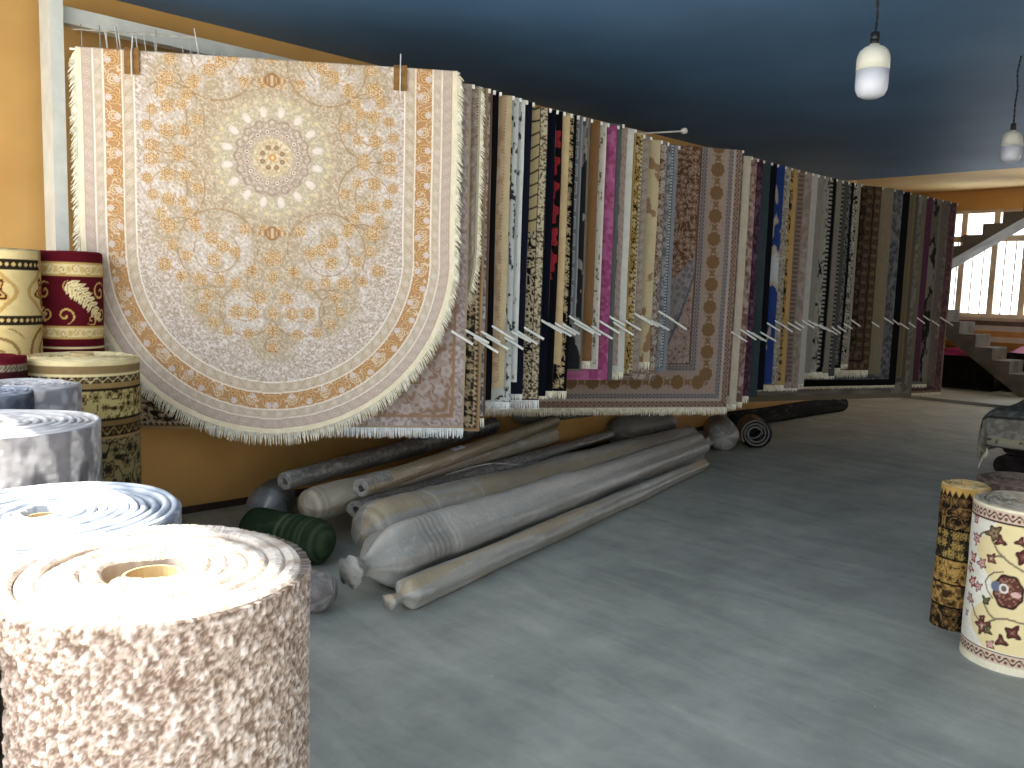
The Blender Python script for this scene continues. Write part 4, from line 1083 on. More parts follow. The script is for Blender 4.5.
standing_roll('carpet_roll', 'light grey carpet roll with dark smudged spots at the left edge', 'carpet roll', p, .290, p[2], c_spots, turns=10, core=.035, th=.018, cell=.007, end_ang=2.0, group=left, topcol=((176, 174, 176), (224, 220, 218)))
p = at_d(25, 384, 3.36)
standing_roll('carpet_roll', 'small grey carpet roll with a sunlit top left of the low black-banded cream roll', 'carpet roll', p, .206, p[2], c_grey, turns=9, core=.03, th=.014, cell=.008, end_ang=2.0, group=left, topcol=((166, 164, 170), (216, 214, 216)))
p = at_d(-14, 391, 2.94)
standing_roll('carpet_roll', 'dark slate-blue carpet roll cut off by the left edge of the picture', 'carpet roll', p, .15, p[2], c_dblue, turns=7, core=.03, th=.012, cell=.008, end_ang=2.0, group=left, topcol=((110, 116, 130), (176, 182, 194)))
p = at_d(-8, 356, 3.62)
standing_roll('carpet_roll', 'low maroon-topped carpet roll at the left edge below the tall cream roll', 'carpet roll', p, .135, p[2], c_maroon_low, turns=6, core=.03, th=.013, cell=.007, end_ang=2.0, group=left, topcol=((84, 18, 28), (110, 26, 38)))
p = at_d(82, 356, 3.95)
standing_roll('carpet_roll', 'low cream carpet roll with black floral bands and a core plug on top', 'carpet roll', p, .250, p[2], c_cream_low, turns=16, core=.05, th=.012, cell=.006, end_ang=2.0, group=left, topcol=((196, 180, 138), (226, 212, 170)), plug=True, lip=.028)
p = at_d(69.5, 252, 4.35)
standing_roll('carpet_roll', 'tall maroon carpet roll with a big cream leaf, beside the white post', 'carpet roll', p, .155, p[2], c_maroon, turns=9, core=.03, th=.012, cell=.005, end_ang=2.0, group=left, topcol=((84, 18, 28), (110, 30, 40)), zdense=.8)
p = at_d(5, 249, 4.06)
standing_roll('carpet_roll', 'tall cream carpet roll with a brown flower left of the maroon roll', 'carpet roll', p, .150, p[2], c_cream_tall, turns=10, core=.03, th=.012, cell=.005, end_ang=2.0, group=left, topcol=((150, 130, 90), (206, 188, 142)), zdense=.8)

# right-hand rolls
right = 'patterned carpet rolls standing on the open floor'
def c_darkfl(S, Z, h, r):
    a = [(.02, 'plain', [(186, 148, 82)], .1), (.03, 'tri', [(36, 28, 20), (186, 148, 82)], .03), (.15, 'arab', [(32, 26, 20), (142, 112, 66), (112, 84, 50)], .058), (.008, 'plain', [(20, 16, 12)], .1),
         (.13, 'arab', [(40, 36, 24), (84, 74, 44), (176, 146, 84)], .05), (.008, 'plain', [(20, 16, 12)], .1), (.11, 'arab', [(186, 148, 84), (60, 44, 26), (110, 82, 44)], .06), (.008, 'plain', [(20, 16, 12)], .1),
         (.10, 'speck', [(180, 144, 84), (110, 84, 48), (60, 46, 28)], .012), (.008, 'plain', [(20, 16, 12)], .1), (.11, 'arab', [(32, 26, 20), (142, 112, 66), (112, 84, 50)], .058), (.03, 'tri', [(36, 28, 20), (186, 148, 82)], .03), (.1, 'plain', [(186, 148, 82)], .1)]
    return bands_v(S, Z, h, a)
CAM_A = {}
def c_creamfl(S, Z, h, r):
    d = h - Z
    o = bands_v(S, Z, h, [(.018, 'plain', [(232, 224, 196)], .1), (.042, 'wave', [(206, 184, 162), (84, 54, 50), (112, 66, 62)], .05), (.007, 'plain', [(74, 46, 44)], .1), (h - .15, 'plain', [(232, 227, 212)], .1), (.007, 'plain', [(74, 46, 44)], .1), (.042, 'wave', [(206, 184, 162), (84, 54, 50), (112, 66, 62)], .05), (.05, 'plain', [(226, 218, 194)], .1)])
    P_ = .46
    # figure laid out from the visible quarter, then repeated round the roll
    s_ = ((S - .16) % P_)
    m = (d > .070) & (d < h - .085)
    def st(px, py):
        dd = .66 * (py - 511) / 160
        x = np.clip((px - 1019 + 10 * dd / .66) / 48, -.99, .99)
        return .31 + .2 * math.asin(x), dd
    cream = full(S, (228, 210, 160))
    bx = .17 + .05 * np.sin(d * 21 + .6)
    o = mix(o, cream, (sst(0, .012, s_ - bx) * sst(0, .012, .43 - s_)) * m)
    def vine(pts, wd=.0042, c=(132, 116, 92)):
        nonlocal o
        P2 = [st(*p) for p in pts]
        P2 = np.array(P2)
        t = np.linspace(0, len(P2) - 1, 14 * (len(P2) - 1) + 1)
        X = np.interp(t, range(len(P2)), P2[:, 0]); Y = np.interp(t, range(len(P2)), P2[:, 1])
        dm = np.full(S.shape, 9.)
        for a, b in zip(X, Y): dm = np.minimum(dm, np.hypot(s_ - a, d - b))
        o = mix(o, full(S, c), sst(wd * 1.25, wd * .8, dm) * m)
    vine([(993, 547), (998, 556), (1008, 564), (1024, 572), (1040, 572)]); vine([(980, 546), (984, 541), (991, 541)]); vine([(992, 564), (999, 560), (1004, 560)])
    vine([(988, 632), (998, 624), (1008, 621), (1024, 623), (1040, 628)]); vine([(986, 612), (991, 621), (997, 625)]); vine([(974, 617), (978, 628), (985, 634)]); vine([(993, 527), (995, 520), (990, 516)])
    vine([(1003, 575), (995, 578), (990, 583), (987, 590), (989, 598), (994, 604)], .0028, (116, 92, 80))
    def bloom(px, py, R, cs, n=5, ph=0):
        nonlocal o
        a, b = st(px, py); ex = s_ - a; ey = d - b
        rr = np.hypot(ex, ey); an = np.arctan2(ey, ex)
        q = rr / R * (1 + .26 * np.cos(n * an + ph) + .12 * np.sin(3 * an + ph * 2))
        o = mix(o, full(S, (70, 44, 40)), sst(1.06, .98, q) * m)
        o = mix(o, full(S, cs[0]), sst(.86, .78, q) * m)
        o = mix(o, full(S, cs[1]), sst(.5, .42, q) * m); o = mix(o, full(S, cs[2]), sst(.24, .16, q) * m)
    BR = ((112, 64, 58), (152, 112, 100), (206, 186, 164)); OL = ((104, 92, 66), (150, 126, 96), (84, 58, 52)); PK = ((186, 132, 124), (216, 180, 170), (110, 56, 54)); DK_ = ((84, 46, 44), (112, 70, 62), (150, 110, 96)); RD = ((168, 72, 62), (226, 206, 196), (168, 72, 62)); GR = ((70, 78, 52), (120, 112, 80), (90, 60, 54))
    for px, py, R, cs, n, ph in ((994, 539, .030, OL, 5, 1), (1000, 545, .018, DK_, 3, 2), (976, 531, .018, PK, 4, 0), (977, 550, .022, PK, 6, 0), (1018, 542, .016, DK_, 3, 1), (1021, 556, .028, DK_, 4, 2), (992, 565, .019, BR, 4, 1), (983, 573, .020, PK, 5, 1), (974, 571, .02, RD, 4, 0), (971, 583, .022, RD, 5, 2), (974, 596, .022, RD, 5, 1), (980, 598, .018, PK, 5, 0), (988, 609, .017, GR, 4, 0), (972, 614, .020, PK, 5, 2), (985, 636, .028, BR, 5, 0), (990, 638, .018, GR, 4, 1), (985, 628, .013, DK_, 3, 0), (1013, 634, .026, DK_, 4, 1), (1003, 645, .019, DK_, 3, 2), (969, 631, .013, PK, 4, 0), (993, 652, .016, PK, 4, 1)):
        bloom(px, py, R, cs, n, ph)
    a, b = st(1008, 594); ex = s_ - a; ey = d - b
    q = np.hypot(ex / .064, ey / .064) * (1 + .10 * np.cos(2 * np.arctan2(ey, ex)) + .04 * np.cos(8 * np.arctan2(ey, ex)))
    o = mix(o, full(S, (52, 36, 34)), sst(1.05, .98, q) * m); o = mix(o, mix(full(S, (100, 60, 52)), full(S, (150, 112, 92)), sst(.55, .75, vn(S / .008, d / .008, 3))), sst(.9, .84, q) * m)
    q = np.hypot((ex + .048) / .022, (ey + .012) / .022); o = mix(o, full(S, (104, 110, 128)), sst(1, .9, q) * m)
    q = np.hypot((ex + .016) / .020, (ey + .010) / .022); o = mix(o, full(S, (226, 214, 200)), sst(1, .9, q) * m); o = mix(o, full(S, (110, 100, 92)), sst(.6, .5, q) * m)
    q = np.hypot((ex - .03) / .02, (ey - .006) / .012); o = mix(o, full(S, (216, 176, 166)), sst(1, .9, q) * m)
    return o
p = at_d(966, 484, 3.83)
standing_roll('carpet_roll', 'slim dark brown floral carpet roll with tan banding on the open floor', 'carpet roll', p, .108, p[2], c_darkfl, turns=5, core=.03, th=.014, cell=.004, end_ang=1.0, group=right, zdense=.64, topcol=((176, 146, 92), (212, 188, 140)))
p = at_d(1027, 502, 3.46)
standing_roll('carpet_roll', 'cream carpet roll with red-brown flowers and vines on the open floor', 'carpet roll', p, .205, p[2], c_creamfl, turns=9, core=.035, th=.018, cell=.004, end_ang=CB(p) - 2.35, group=right, zdense=.65, topcol=((150, 140, 122), (196, 186, 166)))
p = cen(1021, 480, .65)
standing_roll('carpet_roll', 'plain brown carpet roll behind the cream red-flowered roll', 'carpet roll', p, .2, .65, lambda S, Z, h, r: field('speck', S, Z, [(104, 88, 80), (86, 72, 66), (120, 104, 96)], .02, 4), turns=9, core=.035, th=.017, cell=.008, end_ang=1.0, group=right, topcol=((92, 78, 72), (130, 114, 104)))

# ------------------------------------------------------------------ wrapped rolls lying under the rugs
m_end = mat_noise('dusty_rolled_edge', (112, 110, 106), (146, 144, 138), 40, .9, .1)
def lying_roll(label, near, zn, rn, far, zf, rf, colf, end='dome', ridges=0, seed=0, flat=1.0, sag=0, tail_far=False, ext=None, rings=(), at=None, mat='film'):
    a = at_z(near[0], near[1], zn) if at is None else np.array(at); b = at_z(far[0], far[1], zf) if ext is None else a + np.array(ext)
    Ln = np.linalg.norm(b - a); ax = (b - a) / Ln
    t = thing('wrapped_carpet_roll', label, 'carpet roll', (a[0], a[1], 0), 'wrapped carpet rolls piled along the wall')
    n = max(40, int(Ln / .02)); s = np.linspace(0, Ln, n)
    R = rn + (rf - rn) * s / Ln
    R = R * (1 + .035 * np.sin(s * 2.1 + seed) + .02 * np.sin(s * 5.3 + seed * 2))
    def close(sd, R, kind):
        if kind == 'dome': return R * np.sqrt(np.clip(1 - (1 - np.clip(sd / (rn * .9), 0, 1)) ** 2, .0004, 1))
        if kind == 'tail':
            neck = np.interp(sd, [0, .03, .085], [.50, .42, .24])
            return R * np.where(sd < .085, neck, .26 + .74 * sst(.075, rn * 1.9, sd) ** .8)
        return R
    R = close(s, R, end)
    R = close(Ln - s, R, 'tail' if tail_far else 'dome') if True else R
    seg = 48; th = np.linspace(0, 2 * math.pi, seg, endpoint=False)
    up = np.array([0, 0, 1.]); sd = np.cross(ax, up); sd /= np.linalg.norm(sd); u2 = np.cross(sd, ax)
    TT, SS = np.meshgrid(th, s)
    wr = fbm(TT * 2.2 / (2 * math.pi) * 4, SS * 2.2, seed, 3) - .5
    wr2 = fbm(TT * 3, SS * 14, seed + 3, 2) - .5
    RR = R[:, None] * (1 + .14 * wr + .05 * wr2)
    if ridges: RR = RR * (1 + .03 * np.abs(np.sin(SS * math.pi / .042)) * sst(ridges, ridges * .6, SS))
    if end == 'tail': RR = RR * (1 + .09 * np.sin(TT * 5 + 1) + .06 * np.sin(TT * 8) * sst(.14, .0, SS))
    if tail_far: RR = RR * (1 + .09 * np.sin(TT * 5 + 2) * sst(.14, .0, Ln - SS))
    for rg in rings: RR = RR * (1 - .045 * np.exp(-((SS - rg) / .008) ** 2))
    P_ = a + s[:, None] * ax; P_[:, 2] -= sag * np.sin(s / Ln * math.pi)
    V = P_[:, None, :] + RR[..., None] * (np.cos(TT)[..., None] * sd * (1 / flat ** .5) + np.sin(TT)[..., None] * u2 * flat)
    V[..., 2] = np.maximum(V[..., 2], .004)
    C = colf(TT * rn, SS, Ln, seed)
    if ridges:
        rl = sst(.13, .05, np.abs((SS / .042) % 1 - .5)) * sst(ridges, ridges * .6, SS)
        C = mix(C, C * .62, rl)
    for rg in rings: C = mix(C, full(SS, (206, 206, 200) if mat == 'film' else (120, 140, 104)), np.exp(-((SS - rg) / (.008 if mat == 'film' else .0035)) ** 2) * .6)
    T = []
    if end in ('dome', 'tail'): T.append(list(range(seg))[::-1])
    T.append(list(range((n - 1) * seg, n * seg)))
    mesh('wrapped_body', V, grid_q(n, seg, 0, True), M[mat], t, col=C.reshape(-1, 3), smooth=True, loc=np.array(t.location), T=T)
    if end == 'open':                                    # rolled end: spiral edge and dark hollow
        m = MB(); tt = np.linspace(0, 2.6, 130)
        for o, dz in ((-.008, .0), (0, -.006), (.008, .0), (.008, .25), (-.008, .25)):
            rad = rn * (.40 + .21 * tt) + o
            m.V += [tuple(a + ax * dz + r_ * (math.cos(q) * sd + math.sin(q) * u2 * flat)) for r_, q in zip(rad, tt * 2 * math.pi)]
        q = []
        for i in range(4):
            for j in range(129): m.Q.append([i * 130 + j, i * 130 + j + 1, (i + 1) * 130 + j + 1, (i + 1) * 130 + j])
        m.build('rolled_end', m_end, t)
    return t, a, b, ax, sd, u2

def film(c1, c2, c3=None, streak=.5, patt=None):
    def f(T_, S, Ln, sd):
        n = fbm(T_ / .12, S / .9, sd, 4); o = mix(full(S, c1), full(S, c2), sst(.35, .65, n))
        if patt: o = mix(o, field('damask', T_, S, patt, .06, sd), sst(.25, .45, fbm(T_ / .3, S / .6, sd + 7, 2)) * .85)
        if c3 is not None: o = mix(o, full(S, c3), sst(.58, .66, fbm(T_ / .10, S / 1.6, sd + 5, 3)) * .7)
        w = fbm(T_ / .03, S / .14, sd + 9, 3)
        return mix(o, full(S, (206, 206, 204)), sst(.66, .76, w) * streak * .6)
    return f
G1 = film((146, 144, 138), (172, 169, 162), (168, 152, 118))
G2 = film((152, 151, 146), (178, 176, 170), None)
lying_roll('flat thin grey plastic-wrapped roll lying frontmost on the bare floor', (376, 600), .066, .076, (702, 463), .055, .052, G1, 'tail', 0, 3, .95, at=(2.17, -2.262, 0.076), ext=(4.06, 1.005, -0.018))
tB = lying_roll('thickest grey plastic-wrapped roll with a gathered tail end, second from the front', (350, 572), .165, .158, (712, 441), .125, .115, G2, 'tail', 1.0, 5, 1.0, tail_far=True, rings=(.62, .66), at=(2.12, -2.02, 0.165), ext=(4.66, 1.115, -0.04))
lying_roll('grey wrapped roll with a blunt ridged end, lying behind the thickest roll', (366, 529), .155, .155, (690, 428), .12, .105, G1, 'dome', .5, 8, 1.0, rings=(.5, .95), at=(2.45, -1.61, 0.19), ext=(4.55, 1.01, -0.05))
tD = lying_roll('thin grey-white patterned roll with an open coiled end', (352, 506), .24, .068, (605, 431), .17, .05, film((118, 114, 110), (150, 148, 144), None, .3, [(116, 112, 110), (176, 172, 168), (140, 136, 130)]), 'open', 0, 11, .75, at=(2.6, -1.34, 0.24), ext=(3.6, 1.12, -0.07))
lying_roll('cream ringed plastic-wrapped roll with a pointed end left of the open-ended patterned roll', (306, 507), .325, .096, (575, 425), .26, .07, film((150, 142, 122), (176, 168, 150), None, .8), 'dome', .7, 13, at=(2.36, -1.17, 0.255), ext=(2.94, 0.84, 0.015))
tE = lying_roll('yellowish ridged roll on top of the pile carrying a small white label', (360, 488), .40, .052, (560, 424), .34, .05, film((128, 116, 90), (150, 138, 112), None, .4), 'open', .5, 17, at=(2.54, -1.47, 0.4), ext=(2.75, 1.12, -0.01))
lying_roll('slim dark grey patterned roll at the wall side with an open coiled end', (288, 488), .36, .052, (510, 424), .33, .07, film((84, 84, 82), (112, 110, 106), None, .4, [(84, 82, 80), (130, 126, 120), (104, 100, 94)]), 'open', 0, 19, at=(2.31, -1.05, 0.39), ext=(2.39, 0.85, -0.005))
lying_roll('dark green roll with pale ring lines, its round end facing the entrance', (331, 552), .135, .128, None, 0, .12, film((34, 50, 32), (46, 64, 42), None, .05), 'dome', 0, 23, 1.0, rings=(.02, .045, .075, .11, .15, .19, .24, .29), at=(2.32, -1.51, 0.135), ext=(-0.17, 0.61, 0.0), mat='rug')
lying_roll('grey flower-patterned roll on the floor just right of the shaggy beige roll', (334, 594), .10, .098, None, 0, .095, film((112, 108, 108), (140, 136, 136), None, .3, [(108, 104, 104), (164, 160, 160), (128, 124, 124)]), 'dome', 0, 29, 1.0, ext=(-.36, .82, 0))
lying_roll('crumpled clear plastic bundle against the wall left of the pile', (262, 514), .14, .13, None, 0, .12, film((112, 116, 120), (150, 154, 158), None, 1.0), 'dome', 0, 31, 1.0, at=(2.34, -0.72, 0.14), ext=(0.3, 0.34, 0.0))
lying_roll('crumpled plastic-bagged roll under the russet floral rug at the far end of the pile', (722, 440), .15, .16, None, 0, .15, film((124, 122, 118), (160, 158, 154), None, 1.0), 'dome', 0, 37, 1.0, at=(7.05, -0.93, 0.155), ext=(0.5, 0.4, 0.0))
lying_roll('dark plastic-wrapped roll with a hollow core below the purple rug', (741, 433), .18, .15, None, 0, .14, film((44, 44, 48), (84, 84, 88), None, .7), 'open', 0, 41, 1.0, at=(7.55, -0.98, 0.15), ext=(0.45, 0.35, 0.0))
lying_roll('dusty grey wrapped roll on the floor against the wall under the russet floral rug', (0, 0), .165, .155, None, 0, .15, film((92, 90, 86), (120, 118, 112), None, .5), 'dome', 0, 43, 1.0, at=(6.25, -.185, .165), ext=(.95, .0, 0))
lying_roll('grey wrapped roll lying highest at the wall under the russet floral rug', (0, 0), .1, .125, None, 0, .12, film((100, 98, 92), (126, 124, 118), None, .5), 'dome', 0, 47, 1.0, at=(4.95, -0.165, 0.48), ext=(2.55, 0.005, -0.01))
lying_roll('added thin dark roll standing in for the shade along the wall under the far rugs', (0, 0), .1, .1, None, 0, .1, film((30, 30, 31), (42, 42, 42), None, .1), 'dome', 0, 53, 1.0, mat='rug', at=(8.3, -.14, .1), ext=(3.0, .0, 0))  # dark roll added in place of the shade at the wall base
# label on the yellowish roll, loose cord over the patterned roll
t, a, b, ax, sd, u2 = tE
s0 = 1.02
V = []; 
for s in (s0, s0 + .16):
    for q in np.linspace(.9, 2.2, 8): V.append(a + ax * s + .0585 * (math.cos(q) * sd + math.sin(q) * u2))
mesh('paper_label', V, grid_q(2, 8), mat_noise('printed_paper', (196, 200, 212), (216, 218, 226), 20, .7, .2), t, loc=np.array(t.location))
V = []
for s in (s0 + .07, s0 + .10):
    for q in np.linspace(1.2, 1.8, 5): V.append(a + ax * s + .0595 * (math.cos(q) * sd + math.sin(q) * u2))
mesh('label_print', V, grid_q(2, 5), M['black'], t, loc=np.array(t.location))
t, a, b, ax, sd, u2 = tD
cp = []
for k in np.linspace(0, 1, 26):
    s = .95 + 1.15 * k; q = 2.0 - 2.1 * k + .5 * math.sin(k * 6)
    cp.append(a + ax * s + (.064 + .01 * k) * (math.cos(q) * sd + math.sin(q) * u2 * .8))
MB().tube(cp, .005, 6).build('tie_cord', M['fringe_grey'], t)

# ------------------------------------------------------------------ hanging bulbs
m_bulb = mat_noise('bulb_housing', (196, 194, 180), (206, 204, 190), 5, .4, .4)
m_diff, nd_, pdif = new_mat('milky_diffuser')
pdif.inputs['Base Color'].default_value = (.56, .57, .62, 1); set_in(pdif, Roughness=.35, Specular_IOR_Level=.4)
def bulb(px, py, dist, label, dia=.123):
    c = at_d(px, py, dist); r = dia / 2; t = thing('light_bulb', label, 'light bulb', c, 'bare bulbs hanging from the ceiling')
    def lathe(name, pr, mat):
        seg = 32; th = np.linspace(0, 2 * math.pi, seg, endpoint=False)
        V = np.array([[(rr * math.cos(q), rr * math.sin(q), z) for q in th] for rr, z in pr]).reshape(-1, 3) + c
        mesh(name, V, grid_q(len(pr), seg, 0, True), mat, t, smooth=True, loc=c, T=[list(range(seg))[::-1], list(range((len(pr) - 1) * seg, len(pr) * seg))])
    lathe('housing', [(r, .005), (r, .045), (r * .97, .06), (r * .85, .078), (r * .6, .092), (r * .34, .099), (r * .30, .104)], m_bulb)
    lathe('diffuser', [(r * .985, .005), (r * .985, -.05), (r * .95, -.068), (r * .8, -.088), (r * .5, -.098), (r * .1, -.101)][::-1], m_diff)
    lathe('socket', [(r * .26, .104), (r * .28, .108), (r * .28, .118), (r * .24, .12), (r * .27, .124), (r * .27, .145), (r * .2, .15), (r * .1, .152)], M['black'])
    top = HCEIL
    n = 40; pts1 = []; pts2 = []
    for k in range(n):
        z = c[2] + .15 + (top - c[2] - .15) * k / (n - 1); a_ = k * 1.1
        bx = .012 * math.sin(k * .35); w = .0035
        pts1.append((c[0] + bx + w * math.cos(a_), c[1] + .004 * math.sin(k * .3) + w * math.sin(a_), z))
        pts2.append((c[0] + bx - w * math.cos(a_), c[1] + .004 * math.sin(k * .3) - w * math.sin(a_), z))
    MB().tube(pts1, .0032, 6).tube(pts2, .0032, 6).build('cord', M['black'], t)
    return t
bulb(872.5, 72, 3.4, 'large white capsule bulb on a twisted black cord, nearer of two')
bulb(1011.5, 147, 5.6, 'small-looking white capsule bulb on a black cord at the right edge')

# ------------------------------------------------------------------ draped rug on a dark stack (right)
q0 = at_z(992, 474, 0)                                   # near-left foot of the stack
sx, sy = q0[0], q0[1]
stk = 'folded dark carpets under the draped rug'
for k, (z0, z1, ins, lb) in enumerate(((.0, .19, 0, 'lowest dark folded carpet of the stack at the right edge'), (.19, .37, .04, 'middle dark folded carpet of the stack at the right edge'), (.37, .54, .02, 'third dark folded carpet of the stack at the right edge'), (.54, .70, .34, 'top dark folded carpet of the stack, under the hump of the draped rug'))):
    hh = z1 - z0 - .004; m = MB(); prof = []
    for q in np.linspace(-math.pi / 2, math.pi / 2, 9): prof.append((sy - ins - .09 + hh / 2 * math.cos(q) * 0 - 0, 0)) if False else None
    y1 = sy - ins; y0 = sy - 1.7
    arcp = [(y1 - hh / 2 + hh / 2 * math.cos(q), z0 + hh / 2 + hh / 2 * math.sin(q)) for q in np.linspace(-math.pi / 2, math.pi / 2, 11)]
    arcm = [(y0 + hh / 2 - hh / 2 * math.cos(q), z0 + hh / 2 + hh / 2 * math.sin(q)) for q in np.linspace(math.pi / 2, -math.pi / 2, 11)]
    m.prism(arcp + arcm, sx + ins, sx + 1.3 + ins, 0)
    tag(m.build('folded_carpet', M['dark']), lb, 'folded carpet', stk)
# draped rug: arc-length grid, folding over the -X edge and the +Y edge of the stack
NU, NVv = 90, 110
us = np.linspace(-.34, 1.25, NU); vs = np.linspace(-.42, 1.6, NVv)
UU, VV = np.meshgrid(us, vs, indexing='ij')
zt_ = .565
def foldc(u, R=.07):
    """distance in from the edge -> (in-plane position, drop)"""
    x = np.where(u > 0, u, 0.0); drop = np.zeros_like(u)
    q = np.clip(-u / R, 0, math.pi / 2)
    x = np.where(u <= 0, -R * np.sin(q) * 0 - np.minimum(-u, R * math.pi / 2) * .55, x)
    drop = np.where(u < 0, R * (1 - np.cos(q)) + np.clip(-u - R * math.pi / 2, 0, None), 0)
    return x, drop
xu, du = foldc(UU); xv, dv = foldc(VV)
drop = np.maximum(du, dv) + .35 * np.minimum(du, dv)
bulge = .03 * np.sin(VV * 9) * np.clip(du * 5, 0, 1) + .03 * np.sin(UU * 8 + 1) * np.clip(dv * 5, 0, 1)
hump = .05 * np.exp(-((UU - .3) / .25) ** 2) * np.exp(-((VV - .5) / .4) ** 2) + .012 * np.sin(UU * 7 + VV * 4)
Xw = sx + .0 + xu - bulge * (du > 0) - .035 ; Yw = sy - .0 - xv + bulge * (dv > 0) + .035
Zw = zt_ + np.clip(hump, -.004, 1) + .01 - drop + .18 * sst(.02, .34, UU) * sst(.02, .34, VV)
top = np.stack([Xw, Yw, Zw], -1)
bot = top.copy(); bot[..., 2] -= .008; bot[..., 0] += .008 * (du > .02); bot[..., 1] -= .008 * (dv > .02)
n = NU * NVv
edge = np.minimum(UU - us[0], VV - vs[0])
colr = paint(dict(b=[(.02, 'plain', [(176, 170, 152)]), (.008, 'plain', [(60, 56, 50)]), (.05, 'marks', [(196, 186, 146), (40, 38, 34)], .05), (.008, 'plain', [(60, 56, 50)]), (.15, 'speck', [(164, 158, 144), (140, 134, 122), (176, 170, 156)], .02), (.03, 'plain', [(48, 46, 44)])], f=('speck', [(112, 112, 110), (92, 92, 92), (130, 130, 128)], .02)), (UU - us[0]).copy(), VV - vs[0], 99, 4)
b_ = [i * NVv for i in range(NU)]; l_ = list(range(NVv)); r_ = [(NU - 1) * NVv + j for j in range(NVv)]; t_ = [i * NVv + NVv - 1 for i in range(NU)]
qs = [grid_q(NU, NVv), grid_q(NU, NVv, n)]
for e_ in (b_, l_, r_, t_):
    e_ = np.array(e_); qs.append(np.stack([e_[:-1], e_[1:], e_[1:] + n, e_[:-1] + n], -1))
dr = thing('draped_rug', 'grey rug with a cream and black border draped over the dark stack at the right', 'rug', (sx, sy, 0))
mesh('carpet', np.concatenate([top.reshape(-1, 3), bot.reshape(-1, 3)]), np.concatenate(qs), M['rug'], dr, col=np.concatenate([colr.reshape(-1, 3)] * 2), smooth=True, loc=np.array(dr.location))
bs = []; os_ = []; ws = []
for j in range(0, 16, 2):
    for f_ in (0.,):
        p0 = top[0, j] * (1 - f_) + top[0, min(j + 1, NVv - 1)] * f_
        bs.append(p0 + np.array([0, 0, .003])); os_.append(np.array([-.15, 0, -1.])); ws.append(np.array([0, 1., 0]))
V, Q = fringe_mesh(bs, os_, ws, np.array([-1., 0, 0]), .05, .007, .01, .012, 3)
mesh('fringe', V, Q, M['fringe'], dr, loc=np.array(dr.location))

# ------------------------------------------------------------------ cloth-covered platforms behind the stairs
def cloth_pile(label, lab2, x0, x1, y0, y1, z, cA, cB, seed):
    b = thing('storage_platform', label, 'platform', (x0, y0, 0))
    MB().box((x0, y0, .04), (x1, y1, z)).build('body', M['dark'], b)
    MB().box((x0 + .05, y0 + .05, 0), (x1 - .05, y1 - .05, .04)).build('plinth', M['black'], b)
    nx, ny = 30, 60
    gx = np.linspace(x0 - .0, x1 - .05, nx); gy = np.linspace(y0 + .05, y1 - .02, ny)
    A, B_ = np.meshgrid(gx, gy, indexing='ij')
    ed = np.minimum(np.minimum(A - gx[0], gx[-1] - A), np.minimum(B_ - gy[0], gy[-1] - B_))
    H = z + .012 + (.10 * fbm(A / .5, B_ / .5, seed, 2) + .05 * np.abs(np.sin(B_ * 7 + A * 5 + seed))) * sst(0, .18, ed)
    T_ = np.stack([A, B_, H], -1); Bt = T_.copy(); Bt[..., 2] = z + .004
    n = nx * ny
    C = mix(full(A, cA), full(A, cB), sst(.4, .6, fbm(A / .2, B_ / .2, seed + 2, 2)))
    qs = [grid_q(nx, ny), grid_q(nx, ny, n)]
    for e_ in ([i * ny for i in range(nx)], list(range(ny)), [(nx - 1) * ny + j for j in range(ny)], [i * ny + ny - 1 for i in range(nx)]):
        e_ = np.array(e_); qs.append(np.stack([e_[:-1], e_[1:], e_[1:] + n, e_[:-1] + n], -1))
    tag(mesh('folded_cloth', np.concatenate([T_.reshape(-1, 3), Bt.reshape(-1, 3)]), np.concatenate(qs), M['rug'], None, col=np.concatenate([C.reshape(-1, 3)] * 2), smooth=True), lab2, 'cloth', 'bright cloths near the stairs')
yC = at_X(1008, 350, 16.6)[1]; yB = at_X(941, 350, 16.2)[1]
zc = at_X(960, 356, 16.2)[2]
cloth_pile('dark low platform under the stairs', 'crumpled magenta cloth on the dark platform under the stairs', 16.2, 17.1, yC + .06, yB + .6, zc, (104, 16, 52), (140, 40, 84), 3)
cloth_pile('dark bench below the window, right of the stairs', 'lilac pink cloth on the bench below the window', 16.55, 17.2, yC - 2.2, yC, at_X(1012, 353, 16.6)[2], (196, 120, 176), (222, 160, 206), 5)

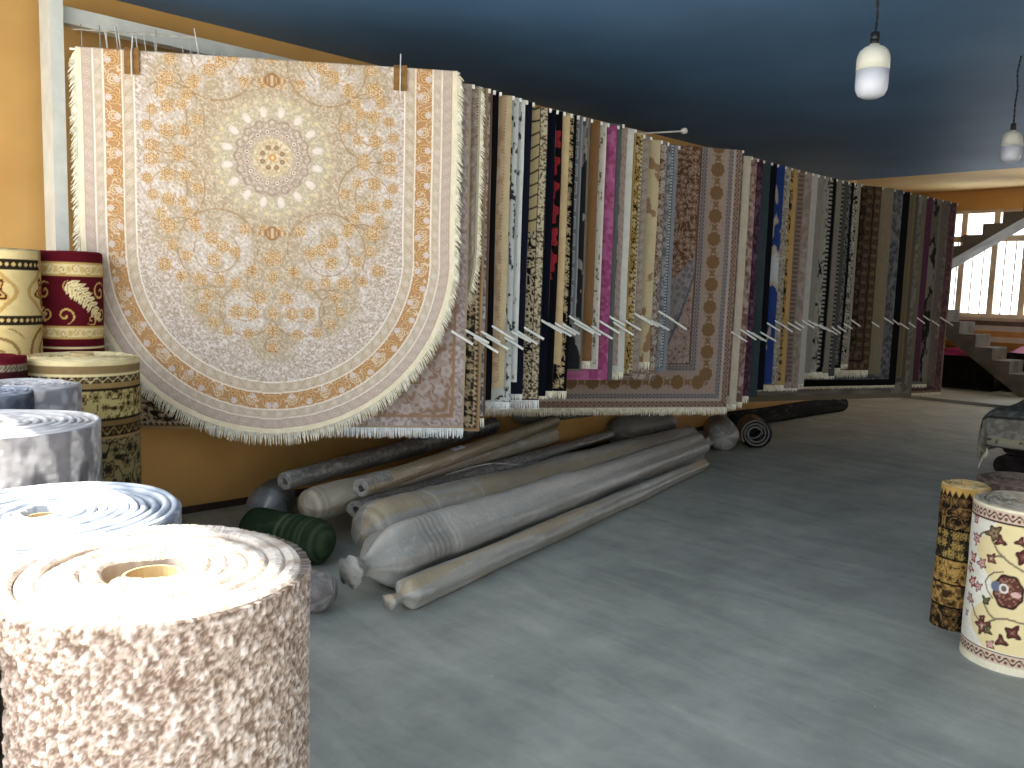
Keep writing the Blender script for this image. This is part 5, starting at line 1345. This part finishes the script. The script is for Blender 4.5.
# ------------------------------------------------------------------ light
w = bpy.data.worlds.new('sky'); SC.world = w; w.use_nodes = True
bg = w.node_tree.nodes['Background']
wn = w.node_tree; wtc = wn.nodes.new('ShaderNodeTexCoord'); wsx = wn.nodes.new('ShaderNodeSeparateXYZ'); wmr = wn.nodes.new('ShaderNodeMapRange')
wmr.interpolation_type = 'SMOOTHSTEP'
for k_, v_ in (('From Min', .1), ('From Max', .8), ('To Min', 0.0), ('To Max', 1.0)): wmr.inputs[k_].default_value = v_
wn.links.new(wtc.outputs['Generated'], wsx.inputs[0]); wn.links.new(wsx.outputs['X'], wmr.inputs['Value']); 
wmz = wn.nodes.new('ShaderNodeMapRange'); wma = wn.nodes.new('ShaderNodeMath'); wma.operation = 'MULTIPLY_ADD'
for k_, v_ in (('From Min', .06), ('From Max', -.12), ('To Min', .3), ('To Max', 1.3)): wmz.inputs[k_].default_value = v_   # glow added behind the far window, stronger below the horizon, brightens the hall ceiling
wn.links.new(wsx.outputs['Z'], wmz.inputs['Value']); wn.links.new(wmz.outputs['Result'], wma.inputs[0]); wn.links.new(wmr.outputs['Result'], wma.inputs[1]); wma.inputs[2].default_value = 1.0
wn.links.new(wma.outputs[0], bg.inputs['Strength'])
bg.inputs['Color'].default_value = (.90, .95, 1.0, 1)
sun = bpy.data.lights.new('sun', 'SUN'); sun.energy = 4.2; sun.angle = math.radians(.6); sun.color = (1, .95, .86)
so = bpy.data.objects.new('sun', sun); COL.objects.link(so)
from mathutils import Vector, Matrix
LIM, ZL = .86, 1.05
tan_s = (LIM - X0) / (HDOOR - ZL)
so.rotation_euler = Vector((tan_s, -.46, -1)).to_track_quat('-Z', 'Y').to_euler()
so.location = (-3, -4, 6)

# ------------------------------------------------------------------ camera
cam = bpy.data.cameras.new('camera'); co = bpy.data.objects.new('camera', cam); COL.objects.link(co)
cam.sensor_fit = 'HORIZONTAL'; cam.sensor_width = 36; cam.lens = 36 * F / 1024; cam.clip_start = .05; cam.clip_end = 100
def dirw(v):
    a_ = to_world(np.array(v)) - to_world(np.zeros(3)); return a_ / np.linalg.norm(a_)
fwd = dirw((0, math.cos(PITCH), -math.sin(PITCH)))
up0 = dirw((0, math.sin(PITCH), math.cos(PITCH))); rt0 = dirw((1, 0, 0))
rt = rt0 * math.cos(ROLL) + up0 * math.sin(ROLL); up = -rt0 * math.sin(ROLL) + up0 * math.cos(ROLL)
mw = Matrix(((rt[0], up[0], -fwd[0], 0), (rt[1], up[1], -fwd[1], -CP), (rt[2], up[2], -fwd[2], HC), (0, 0, 0, 1)))
co.matrix_world = mw
SC.camera = co

vs_ = SC.view_settings
SC.display_settings.display_device = 'sRGB'
vs_.view_transform = 'Standard'; vs_.look = 'None'; vs_.gamma = 1; vs_.use_curve_mapping = False
vs_.exposure = 1.9
